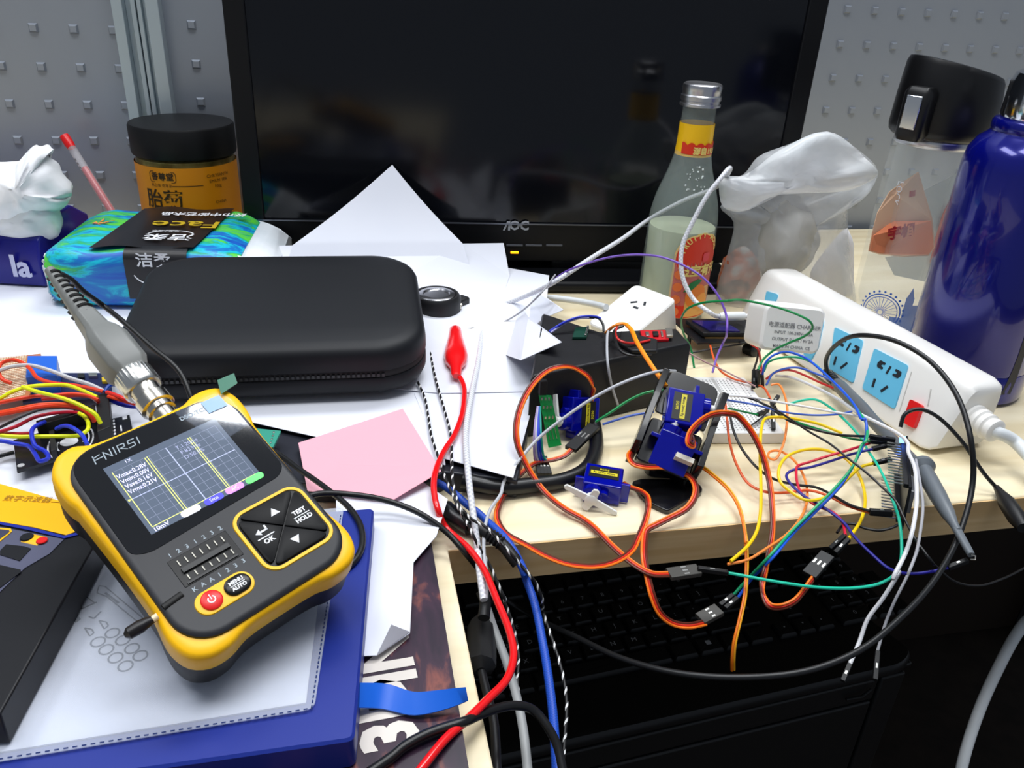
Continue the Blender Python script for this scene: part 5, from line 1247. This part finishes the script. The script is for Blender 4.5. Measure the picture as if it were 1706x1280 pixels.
W('green-teal jumper wire paired with the blue one to the front connector', (18,165,110),
  zr(k5, [(352,560),(372,515),(430,490),(520,485),(600,512),(680,582),(760,662),(840,762),(884,830),(880,925)], [.02,.03,.034,.036,.036,.036]) + zr(k6, [(942,345),(892,465),(790,590),(680,700),(540,840),(420,975)], [.034,.024,.012,.004,.001]) + zr(k8, [(308,328),(246,398)], [-.02,-.028]), [(-1, P(*k8(180,450),-.030))])
W('light blue jumper wire arching low in front of the sockets', LBL,
  zr(k5, [(365,630),(400,570),(460,545),(530,540),(620,570),(700,605),(780,680),(845,765)], [.012,.022,.026,.026,.02]))
W('red jumper wire arching beside the light blue one', RD,
  zr(k5, [(362,600),(420,560),(490,553),(560,578),(650,620),(712,645)], [.012,.022,.02,.014]))
W('thin pale orange jumper wire curling in small loops across the desk', ORA,
  zr(k6, [(425,5),(462,0),(495,45),(515,120),(515,220),(492,350),(445,430),(412,418),(420,385),(470,380),(540,420),(600,500),(632,620),(610,730),(520,850),(400,935),(290,1000),(178,1025)], [.02,.022,.016,.008,.006,.006,.006,.003,.001,.0]), r=.0008)
W('yellow jumper wire bent sharply like a hairpin over the desk edge', YEL,
  zr(k6, [(830,280),(700,228),(560,198),(450,188),(392,198),(371,250),(363,400),(368,600),(364,740),(343,840),(298,915),(235,975),(195,1008)], [.02,.024,.028,.026,.016,.008,.004,.002]), r=.0010)
W('yellow jumper wire making a wide open loop in the middle of the tangle', YEL,
  zr(k6, [(1005,452),(940,470),(880,520),(800,600),(720,650),(620,660),(540,615),(480,560),(470,485),(520,410),(620,374),(740,378),(850,425),(920,510),(958,630),(942,760),(868,880)], [.014,.012,.008,.010,.014,.016,.012,.004,.001]), [0, (-1, P(*k8(760,185),-.006))], r=.0010)
W('long black jumper wire crossing diagonally from the bracket past the standing board', BK,
  zr(k6, [(168,66),(260,70),(340,95),(440,140),(520,190),(640,270),(760,340),(860,420),(950,490),(1050,580),(1130,660),(1180,760),(1250,890),(1340,1010)], [.03,.03,.03,.032,.03,.028,.022,.012]) + zr(k8, [(1262,250),(1350,325),(1480,350),(1600,315),(1720,255)], [.0,-.02,-.03]), r=.0007)
W('black jumper wire sagging across the desk to the lower board connector', BK,
  zr(k6, [(190,165),(210,260),(260,370),(350,480),(440,540),(560,572),(680,588),(780,635),(880,690),(985,722)], [.03,.018,.008,.006,.010,.012]), [(-1, at6(1112,730,.012))])
W('red-orange jumper wire sagging beside the black one to the lower connector', DOR,
  zr(k6, [(165,110),(175,200),(190,330),(230,460),(300,570),(400,615),(520,617),(640,605),(740,632),(860,692),(985,732)], [.03,.018,.008,.006,.008,.010]), [(-1, at6(1112,742,.009))])
W('bright white jumper wire running over the sockets and down past the standing board', WHT,
  zr(k5, [(415,582),(500,592),(620,642),(740,705),(850,780),(960,835),(1060,890),(1100,930)], [.010,.02,.028,.036,.038,.036]) + zr(k6, [(1205,385),(1240,470),(1252,580),(1250,700),(1225,850),(1190,960),(1120,1100)], [.036,.036,.034,.03,.02,.01]) + zr(k8, [(1078,285),(1000,410),(920,520),(880,630),(832,742)], [.0,-.02,-.035,-.045]), [(-1, P(*k8(795,830),-.05))], r=.0011)
W('grey jumper wire hanging down beside the white one', (176,176,182),
  zr(k6, [(1248,430),(1272,560),(1288,700),(1275,830),(1250,960),(1205,1080)], [.03,.03,.022,.01]) + zr(k8, [(1172,170),(1120,300),(1055,430),(1010,540),(970,680)], [.0,-.015,-.03,-.045]), [(-1, P(*k8(958,825),-.05))], r=.0008)
W('silvery white jumper wire stretched from the bracket to the top of the standing board', WHT,
  zr(k5, [(165,685),(270,692),(400,714),(560,742),(700,768),(850,795),(960,835),(1050,880),(1092,930)], [.034,.03,.03,.032,.034]), r=.0008)
W('thin blue jumper wire from the bracket along the breadboard end', LBL,
  zr(k5, [(155,708),(300,732),(450,770),(600,787),(740,782),(810,768)], [.03,.026,.022,.02]), r=.0007)
W('thin green jumper wire from the bracket toward the breadboard', GRN,
  zr(k5, [(170,752),(240,768),(320,785)], [.026,.020,.016]), [(-1, at5(372,762,.012))], r=.0007)
W('teal jumper wire arching up then swinging wide below the desk edge', TEAL,
  zr(k5, [(470,735),(540,712),(620,706),(690,742),(760,800),(840,885),(875,930)], [.012,.018,.018,.014]) + zr(k6, [(968,365),(1030,460),(1080,560),(1120,670),(1150,760),(1166,880),(1163,1000),(1130,1080),(1050,1132),(900,1160),(700,1157),(500,1132),(180,1074)], [.014,.02,.022,.014,.004,-.01,-.012,-.008,-.004]), [(-1, P(*k7(1175,355),-.002))])
W('crimson jumper wire from the standing board down to the black plug block', (212,30,60),
  zr(k6, [(990,335),(930,355),(850,380),(740,412),(640,445),(575,468),(568,500),(576,570),(605,632),(680,690),(780,732),(830,785),(848,860)], [.02,.018,.012,.010,.006,.004,.002]), [(-1, P(*k8(735,165),-.006))])
W('navy jumper wire dipping below the desk edge toward the probe tip', NVY,
  zr(k6, [(1000,370),(880,400),(760,440),(640,475),(548,490),(512,520),(540,572),(620,642),(740,712),(840,790),(900,870),(1000,970),(1100,1052),(1200,1078),(1320,1070),(1430,1045)], [.018,.012,.010,.008,.006,.004,.002,.0,.002]), [0, (-1, P(1612,934,.006))])
W('small black jumper wire sagging in front of the desk edge', BK,
  zr(k6, [(800,845),(840,800),(900,797),(960,820),(1040,832),(1110,818),(1175,785)], [.0,.001,.002,.006]), r=.0008)
W('black wire ending in the top plug of the standing board', BK,
  zr(k6, [(340,90),(440,150),(540,215),(680,262),(820,290),(985,298)], [.016,.022,.026,.024]), [(-1, at6(1130,318,.024))], r=.0009)
W('dark green wire ending in the top plug of the standing board', GRN,
  zr(k6, [(540,205),(640,240),(760,275),(880,310),(985,325)], [.016,.022,.022]), [(-1, at6(1125,338,.020))], r=.0008)
W('light grey jumper wire arching over the left servo to the black joint', GRY,
  zr(k4, [(1215,78),(1100,80),(950,120),(780,190),(600,290),(400,430),(250,550),(100,720),(0,862)], [.05,.06,.056,.045,.030,.02,.012]) + zr(k7, [(262,10),(215,80),(188,170),(184,280),(198,400),(196,495)], [.01,.006,.004,.0]), r=.0010)
W('light grey jumper wire hanging over the front of the black box', GRY,
  zr(k3, [(735,420),(690,445),(655,480),(645,560),(652,720),(680,870),(722,1000)], [.056,.056,.054,.05,.03,.012]), r=.0009)
t_ = thing('ribbon_wire', 'flat orange-yellow wire pair dropping from the smart plug to the pan-tilt bracket', 'wire', P(*k3(640,490),.05)); 
ribbon(t_, zr(k3, [(640,488),(700,438),(760,424),(810,458),(860,560),(960,720),(1065,868)], [.052,.060,.062,.062,.06,.055,.05]), ((250,160,20),(238,132,10)), r=.0009, pitch=.0015, names=('yellow_strand','orange_strand'))
W('red wire curling onto the small red board', RD, zr(k3, [(720,440),(705,490),(730,540),(790,562),(870,560),(950,542)], [.056,.053,.051,.05]), r=.0009)
W('black wire curling across the top of the black box', BK, zr(k3, [(760,440),(700,470),(710,560),(760,630),(860,655),(960,640)], [.056,.054,.051,.050]), r=.0010)
W('green jumper wire arching from the bracket to the servo plug', GRN, zr(k4, [(1135,212),(1000,235),(880,290),(760,370),(650,440)], [.035,.034,.026,.016]), r=.0009)
W('blue jumper wire arching from the bracket to the servo plug', LBL, zr(k4, [(1060,368),(900,396),(800,425),(700,458)], [.02,.018,.014]), r=.0008)
W('blue jumper wire emerging from the papers over the black box', (30,50,190), zr(k3, [(235,480),(340,415),(450,376),(560,372),(600,388)], [.048,.056,.058,.056]), r=.0009)
W('lilac jumper wire beside the blue one over the black box', (150,150,200), zr(k3, [(245,488),(350,420),(455,384),(555,384)], [.048,.055,.055]), r=.0008)
W('short black jumper wire hooking down behind the smart plug', BK, zr(k3, [(520,376),(580,384),(615,425),(622,480)], [.056,.056,.05]), r=.0009)
# loose connector bits on the breadboard side
W('short black lead poking out of the breadboard with a pointed pin', BK, zr(k5, [(395,735),(370,770),(340,800),(285,842)], [.016,.014,.010]), [0], r=.0005)
W('black lead standing in the breadboard corner', BK, zr(k5, [(378,700),(392,730),(398,770)], [.018,.016]), [(-1, at5(402,862,.010))], r=.0008)
W('thin pinkish wire stretched from the box to the breadboard', (170,130,130), zr(k3, [(1080,540),(1200,615),(1330,690),(1450,745),(1600,820),(1700,870)], [.03,.02,.014]), r=.0006)

# thick black lead on the desk and blue usb cable etc.
def cable(name, label, col, pts, r, cat='cable', m=None, sub=7, n=12, rough=.35):
    mm = m or mat('cable_%d_%d_%d' % col, col, rough)
    return tag(MB().tube(spline(pts, sub), r, n).build(name, mm), label, cat)
cable('video_cable', 'thick glossy black cable bending across the desk between papers and servos', (14,14,16),
      zr(None, [(770,800),(830,812),(890,808),(940,800),(975,783),(992,752),(992,720),(985,690)], [.010,.006,.0055,.0055,.0056,.008]), .0048)
def braid(name, base, dark, su, sv, blend=.5, wave=True):
    m = mat(name, base, .45); n, l, b = nodes(m)
    tc = n.new('ShaderNodeTexCoord'); mp = n.new('ShaderNodeMapping'); mp.inputs['Scale'].default_value = (su, sv, 1); mp.inputs['Rotation'].default_value = (0,0,0)
    if wave:
        sp = n.new('ShaderNodeSeparateXYZ'); ad = n.new('ShaderNodeMath'); ad.operation = 'ADD'; fr = n.new('ShaderNodeMath'); fr.operation = 'FRACT'; gt = n.new('ShaderNodeMath'); gt.operation = 'GREATER_THAN'; gt.inputs[1].default_value = blend
        l.new(tc.outputs['UV'], mp.inputs[0]); l.new(mp.outputs[0], sp.inputs[0]); l.new(sp.outputs[0], ad.inputs[0]); l.new(sp.outputs[1], ad.inputs[1]); l.new(ad.outputs[0], fr.inputs[0]); l.new(fr.outputs[0], gt.inputs[0]); fac = gt.outputs[0]
    else:
        ck_ = n.new('ShaderNodeTexChecker'); ck_.inputs['Scale'].default_value = 1; l.new(tc.outputs['UV'], mp.inputs[0]); l.new(mp.outputs[0], ck_.inputs[0]); fac = ck_.outputs['Fac']
    mx = n.new('ShaderNodeMix'); mx.data_type = 'RGBA'; mx.inputs[6].default_value = (lin(base[0]),lin(base[1]),lin(base[2]),1); mx.inputs[7].default_value = (lin(dark[0]),lin(dark[1]),lin(dark[2]),1)
    l.new(fac, mx.inputs[0]); l.new(mx.outputs[2], b.inputs['Base Color']); return m
wb = braid('white_braid', (226,227,232), (196,198,206), 6, 700, wave=False)
bb_ = braid('blue_braid', (30,84,196), (22,66,168), 14, 1400, wave=False)
cordm = braid('twisted_cord', (226,226,226), (18,18,20), 1, 120, .26)
# charging cable: smart end of the charger up behind the bottle and over the papers
pts = [P(*kg(620,1240),.030), P(*kg(520,1245),.030), P(*kg(460,1243),.030), PY(*kg(420,1228),.560), PY(*kg(340,1165),.575), PY(*kg(290,1075),.585), PY(*kg(274,980),.592), PY(*kg(285,890),.598), PY(*kg(330,790),.602), PY(*kg(400,660),.606), PY(*kg(470,570),.610), PY(*kg(505,528),.618), PY(*kg(512,535),.640), PY(*kg(480,585),.665), PY(*kg(430,625),.690), PY(*kg(300,675),.698), PY(*kg(160,748),.695), PY(*kg(80,800),.675), PY(*kg(0,860),.640),
       PY(985,430,.60), PY(920,472,.575), P(860,500,.030), P(825,513,.0215), P(806,530,.0215), P(802,560,.0215), P(797,600,.0215), P(785,660,.0215), P(776,720,.0215), P(779,780,.0215), P(786,840,.014), P(794,900,.006), P(799,950,.004), P(806,1000,.0)]
cc = thing('charging_cable', 'white braided charging cable looping behind the soda bottle and down over the papers', 'cable', P(806,1000,0))
MB().tube(spline(pts, 6), .0019, 10).build('cord', wb, cc, world=True)
MB().lathe([(.0028,0),(.0036,.003),(.0038,.016),(.0036,.021),(.003,.022)], 20, aim(P(*kg(462,1243),.030), P(*kg(632,1240),.030))).build('plug', mat('white_cable', (222,226,228), .35), cc, world=True)
cable('sensor_lead', 'thin grey lead running beside the charging cable to a black connector', (160,160,166),
      [PY(925,458,.585), PY(900,490,.56), P(860,525,.030), P(828,542,.0215), P(805,549,.0200)], .0007)
ld = thing('crocodile_lead', 'red crocodile clip lead crossing the papers and curling over the desk corner', 'lead', P(760,580,.02))
rp_ = mat('clip_red', (236,16,22), .25, coat=.4)
ca_, cb2 = P(*kp(300,325),.0235), P(*kp(305,570),.0235)
Mc_ = aim(ca_, cb2); Lc = (cb2-ca_).length
mb = MB().rings([[(x*1.0, y*.75, z_*Lc) for x, y in circ(r_, 20)] for r_, z_ in ((.0030,0),(.0046,.03),(.0050,.12),(.0058,.25),(.0084,.52),(.0088,.62),(.0076,.74),(.0042,.84),(.0036,.97),(.0026,1.0))], M=Mc_)
mb.build('clip_boot', rp_, ld, world=True, smooth=60)
MB().box((-.0008,-.006,-.004),(.0008,-.004,.004), Mc_).build('clip_jaw', nick, ld, world=True) if False else None
housing(ld, P(*kp(333,330),.0225), P(*kp(440,336),.0215), .0028, 1, name='pin_connector', m=mat('housing_grey', (66,64,60), .5))
pts = zr(kp, [(305,560),(322,575),(343,620),(345,680),(333,770),(295,870),(250,940),(215,1010),(192,1100),(195,1180),(212,1250)], [.0235,.0215,.0215,.0215,.0220,.0225,.018]) + zr(kb, [(950,160),(1060,262),(1130,360),(1190,500),(1250,650),(1268,760),(1235,870),(1150,960),(1050,1058),(950,1148),(850,1270),(820,1310)], [.008,.006,.006,.006,.008,.012,.016,.016])
MB().tube(spline(pts, 7), .0018, 12).build('wire', rp_, ld, world=True)
# blue usb cable
ub = thing('usb_cable', 'braided blue cable sliding over the desk corner and hanging down', 'cable', P(815,900,0))
pts = zr(kq, [(240,225),(330,275),(430,350),(520,430),(620,505),(700,580),(780,650),(860,730),(930,830),(985,930),(1035,1040)], [.012,.010,.006,.004,.004,.002,.0]) + zr(k7, [(375,390),(420,520),(455,690),(483,860),(505,1040),(520,1280),(525,1400)], [-.01,-.025,-.03,-.03])
MB().tube(spline(pts, 7), .0022, 12).build('cord', bb_, ub, world=True)
bh = [P(*kq(270,240),.012)]
# black cord with strain relief and heavy plug by the corner
pk_ = thing('power_lead', 'black lead with a ribbed strain relief crossing the desk corner', 'cable', P(760,850,.004))
MB().tube(spline(zr(kq, [(330,470),(400,530),(480,580),(560,630)], [.0075,.0065]), 6), .0052, 14).build('plug_body', blkp, pk_, world=True)
MB().tube(spline(zr(kq, [(540,615),(640,660),(740,715),(850,800),(930,900),(975,960)], [.0065,.006,.004,.0]), 6), .0034, 12).build('strain_relief', BLACKP, pk_, world=True)
for i, (x, y) in enumerate(((700,690),(728,706),(756,722),(784,742),(812,764))): MB().lathe([(.0036,0),(.0041,.0005),(.0036,.0012)], 12, aim(P(*kq(x,y),.006), P(*kq(x+20,y+16),.0055)), cap=(0,0)).build('relief_rib', BLACKP, pk_, world=True)
# twisted cords from the round clasp
cl = thing('lanyard_clasp', 'round black clasp with brushed metal disc and black-white cords, right of the zip case', 'clasp', P(*kp(225,230),.019))
ctr = P(*kp(205,150),.0395); MZ = Matrix.Translation((ctr.x, ctr.y, .0195)) @ Matrix.Diagonal((1.42,1.42,1.7,1))
MB().lathe([(.0135,0),(.0142,.001),(.0142,.010),(.0128,.0118),(.0115,.0118),(.0110,.0108),(.001,.0108)], 40, MZ).build('body', mat('black_rubber', (20,20,23), .5), cl, world=True)
MB().lathe([(.0108,.0106),(.0108,.0116),(.0100,.0120),(.0078,.0121),(.0072,.0115),(.001,.0115)], 40, MZ).build('metal_disc', mat('brushed_disc', (190,190,195), .25, 1), cl, world=True)
tq = P(*kp(322,205),.027); MB().cbox((0,0,0),(.016,.010,.012), Matrix.Translation(tq) @ Matrix.Rotation(.7,4,'Z')).build('hinge', mat('black_rubber', (20,20,23), .5), cl, world=True, bevel=.002)
MB().lathe([(.0026,0),(.0026,.004),(.001,.0045)], 16, aim(P(*kp(318,222),.028), P(*kp(318,222),.028)+Vector((0,-.4,.6)))).build('screw', nick, cl, world=True)
MB().tube(spline(zr(kp, [(185,215),(168,300),(165,360),(172,440),(190,540),(218,650),(250,760),(278,880),(282,1000),(286,1090),(300,1170),(335,1270)], [.024,.0205,.0200,.0200,.0205,.014]) + zr(kq, [(430,430),(480,530),(530,610),(570,690)], [.012,.0125]) + zr(kq, [(640,830),(720,960),(790,1120),(860,1270)], [.006,-.01]) + zr(k7, [(270,480),(310,590),(335,690),(345,780),(338,870),(348,960)], [-.03,-.04]), 6), .00085, 8).build('cord', cordm, cl, world=True)
MB().tube(spline(zr(kp, [(110,600),(145,680),(162,770),(180,880),(215,985),(240,1060),(290,1180),(330,1262)], [.0205,.0200,.0205,.014]) + zr(kq, [(480,480),(560,560),(700,640),(850,800),(940,900),(1010,980),(1080,1060),(1140,1140),(1190,1270)], [.0135,.014,.013,.005,.0,-.012]) + zr(k7, [(460,560),(500,680),(535,790),(560,900),(568,1000),(560,1120),(550,1290)], [-.025,-.035,-.04]), 6), .00085, 8).build('cord', cordm, cl, world=True)
# grey-white cable continuing below, black leads at the lower centre
jn = thing('cable_joint', 'grey striped cable with a black joint hanging below the desk corner', 'cable', P(808,1000,-.01))
MB().tube(spline(zr(None, [(802,985),(808,1000),(806,1030)], [-.001,-.006]), 5), .0030, 12).build('joint', BLACKP, jn, world=True)
MB().tube(spline(zr(None, [(808,1003),(822,1045),(842,1098),(858,1150),(870,1205),(880,1290),(884,1330)], [-.010,-.03,-.04]), 6), .0022, 10, flat=.7).build('cord', mat('grey_cable', (150,152,152), .4), jn, world=True)
cable('usb_lead', 'black lead with a moulded plug hanging beside the near desk end', (18,18,20), zr(None, [(802,1118),(812,1160),(822,1200),(828,1300)], [-.02,-.02]), .0022)
bpg = thing('moulded_plug', 'rectangular black moulded plug hanging at the desk corner under the cables', 'plug', P(800,1080,-.03))
MB().tube(zr(None, [(803,1030),(803,1045),(801,1110),(802,1120)], [-.02,-.02]), .006, 8, radii=[.0035,.0075,.0075,.003]).build('body', BLACKP, bpg, world=True)
cable('black_cable', 'black cord arching over the book cover at the bottom', (20,20,22), zr(kb, [(600,1300),(700,1230),(760,1180),(860,1125),(950,1092),(1040,1065)], [.014,.0145,.0150,.014]) + zr(k7, [(160,1035),(240,1005),(330,990),(410,1010),(480,1090),(525,1180),(550,1290)], [.008,.0,-.01,-.02]), .0020)

# ------------------------------------------------------------------ boards and wires at the left edge
zL = .020
G2 = 'jumper wires at the left edge'
perf, at, chip = board('perfboard', 'brown perforated prototype board at the left edge on the white sheets', [kl(-200,175),kl(290,125),kl(210,420),kl(-200,520)], zL+.012, noise_mat('phenolic_board', [(.3,(176,104,60)),(.7,(196,122,74))], (1,1,1), 30, 2, .5), .0016)
mb = MB(); dots = mat('solder_dot', (236,220,190), .4)
for i in range(24):
    for j in range(26):
        if i > 20 and j < 6: continue
        c_ = at(.02+i*.038, .03+j*.037, .0002); mb.cbox(c_, (.0012,.0012,.0003))
mb.build('solder_dots', dots, perf, world=True, smooth=0)
MB().cbox(at(.96,.12,.0002), (.002,.002,.0004)).build('mounting_hole', mat('hole_bright', (250,240,210), .4), perf, world=True)
rel, at, chip = board('relay_board', 'dark blue circuit board with blue relay block behind the tangle at left', [kl(180,262),kl(780,262),kl(800,420),kl(160,470)], zL+.004, mat('pcb_navy', (18,26,70), .35))
chip(.08,.02,.42,.8,.013,mat('relay_blue', (20,96,205), .35),'relay'); chip(.75,.1,.85,.25,.002,PIN,'component'); chip(.9,.3,.96,.5,.002,mat('yellow_pad', (220,190,40), .4),'component'); chip(.62,.12,.7,.3,.002,chipm,'chip')
rf, at, chip = board('radio_board', 'black module board with white logo at the left, under red and yellow wires', [kl(95,740),kl(720,560),kl(740,770),kl(120,960)], zL+.004, blkp)
chip(.28,.02,.95,.20,.0085,BLACKP,'pin_header')
for i in range(12): chip(.29+i*.055,-.10,.31+i*.055,-.01,.004,PIN,'header_pin')
g = MB()
def arcm(cx, cy, r_, a0, a1):
    pts_ = []
    for k in range(9):
        a = math.radians(a0+(a1-a0)*k/8); pts_.append(at(cx+r_*math.cos(a)*.42, cy+r_*math.sin(a), .0003))
    g.tube(pts_, .0005, 5, flat=.4)
for r_ in (.20,.32,.44): arcm(.54,.66,r_,135,225); arcm(.70,.60,r_,-45,45)
g.build('logo_print', white, rf, world=True, smooth=0)
g = MB(); q = at(.60,.60,.0004); g.prism([(q.x+a, q.y+b) for a, b in circ(.0048, 20)], q.z-.0002, q.z)
g.build('logo_disc', white, rf, world=True, smooth=0)
chip(.40,.35,.46,1.0,.006,BLACKP,'pin_header'); 
for u, v in ((.05,.88),(.93,.15)): MB().lathe([(.0018,0),(.0018,.0004)], 14, Matrix.Translation(at(u,v,0))).build('mounting_hole', mat('hole_ring', (180,180,180), .4), rf, world=True)
b2, at, chip = board('sensor_module', 'small black module with white markings between the tangle and the oscilloscope', [kl(790,590),kl(920,560),kl(945,680),kl(800,730)], zL+.002, blkp)
for i in range(5): chip(.08,.1+i*.17,.18,.2+i*.17,.0006,white,'marking')
chip(.6,.05,.85,.22,.0006,white,'marking'); chip(.42,.5,.5,.8,.0006,white,'marking')
hb = thing('pin_header', 'tall black pin header block standing behind the radio board logo', 'connector', P(*kl(740,560),zL))
hp = [P(*kl(*q), zL+.012) for q in ((680,420),(770,400),(790,640),(690,680))]
MB().rings([[p-Vector((0,0,.010)) for p in hp], hp]).build('body', BLACKP, hb, world=True, bevel=.0004)
def W2(label, col, pts, zs, r=.0010, ends=()): return wire('jumper_wire', label, col, zr(kl, pts, zs), r, ends, G2)
RDO = (228,60,24); YG = (228,236,20)
W2('light grey jumper wire curving across the left tangle', (196,196,200), [(-120,280),(0,245),(80,218),(210,208),(340,240),(500,300),(640,345),(740,392)], [.038,.042,.044,.040,.036,.032], .0013)
W2('yellow jumper wire arching over the blue relay', YG, [(-120,480),(0,445),(80,400),(200,362),(340,350),(480,352),(590,390),(690,435)], [.036,.042,.044,.040,.036], .0012)
W2('yellow jumper wire slanting down to the radio board', YG, [(160,362),(260,395),(380,425),(500,462),(600,508),(680,560),(715,622)], [.044,.046,.046,.042,.034], .0012)
W2('orange-red jumper wire looping over the perforated board', RDO, [(80,335),(20,310),(-10,250),(10,195),(80,170),(160,190),(220,240),(270,300),(380,335),(520,350),(640,372),(730,395)], [.036,.040,.044,.042,.038,.034], .0012)
W2('red jumper wire crossing behind the yellow ones', RDO, [(-120,500),(0,475),(120,450),(240,430),(400,420),(520,412),(620,425),(700,455)], [.036,.040,.040,.036], .0012)
W2('red jumper wire sweeping over the radio board header', RDO, [(-120,570),(0,556),(140,530),(300,500),(440,495),(560,512),(640,560),(672,610)], [.036,.042,.044,.040,.032], .0014)
W2('orange-red jumper wire doubled beside the sweeping red one', (235,80,30), [(-120,556),(0,542),(150,512),(300,486),(440,484),(560,500),(650,545),(690,590)], [.036,.042,.045,.041,.033], .0011)
W2('crimson jumper wire running low to the left of the header', (190,20,50), [(-120,705),(0,680),(120,640),(240,580),(360,552),(500,540),(560,548)], [.030,.034,.036,.032], .0011)
W2('crimson jumper wire lying flat below the header', (200,24,50), [(-120,670),(0,688),(140,694),(240,690)], [.030,.030,.028], .0010)
W2('dark grey jumper wire under the yellow ones', (60,62,66), [(-60,680),(40,630),(160,570),(300,520),(440,508),(540,520)], [.028,.034,.036,.034], .0009)
W2('yellow jumper wire hooking around under the header', YG, [(-120,690),(0,705),(120,716),(280,714),(440,712),(560,705),(620,670),(625,610),(590,565),(560,550)], [.030,.030,.030,.032,.034,.032], .0012)
W2('blue jumper wire looping down over the radio board', (30,50,190), [(-100,745),(0,745),(100,762),(200,782),(250,840),(290,890),(340,870),(320,820),(250,780),(228,720),(240,650),(320,610)], [.030,.030,.030,.032,.032,.036,.034], .0012)
W2('blue jumper wire arching over the white logo', (30,56,200), [(400,660),(450,640),(520,655),(580,700),(620,770)], [.032,.038,.034], .0012)
W2('red jumper wire leading right to the module near the plug', (225,40,30), [(760,400),(820,420),(880,445),(940,468),(985,482)], [.034,.036,.032], .0013)
W2('orange-red jumper wire below it leading right', RDO, [(770,430),(850,452),(920,472),(990,490)], [.033,.034,.031], .0012)
W2('blue jumper wire leading right under the red ones', (24,40,170), [(770,445),(840,478),(920,498),(985,503)], [.030,.030,.028], .0014)
W2('black jumper wire leaving the left edge low on the paper', BK, [(-140,900),(-40,865),(50,840),(100,826)], [.021,.021,.021], .0012)
W2('blue jumper wire bending up to the tall header', (20,60,150), [(745,400),(760,370),(800,345),(835,350)], [.034,.036,.034], .0012)
W2('red jumper wire crossing behind the tall header', (180,30,30), [(300,450),(420,440),(520,425),(640,432),(700,470)], [.034,.036,.034], .0011)
# green board peeking out right of the oscilloscope
tb_, at, chip = board('green_module', 'teal green circuit board peeking out right of the oscilloscope', [(405,712),(468,718),(455,745),(420,752)], .0235, mat('pcb_teal', (60,150,130), .35))
for i in range(4): chip(.80-i*.0,.1+i*.2,.86,.18+i*.2,.0005,PIN,'solder_joint')

for o in scn.objects:
    if o.type in ('MESH','EMPTY') and o.parent is None and 'kind' not in o.keys() and 'label' not in o.keys(): o['label'] = o.name.replace('_', ' ')
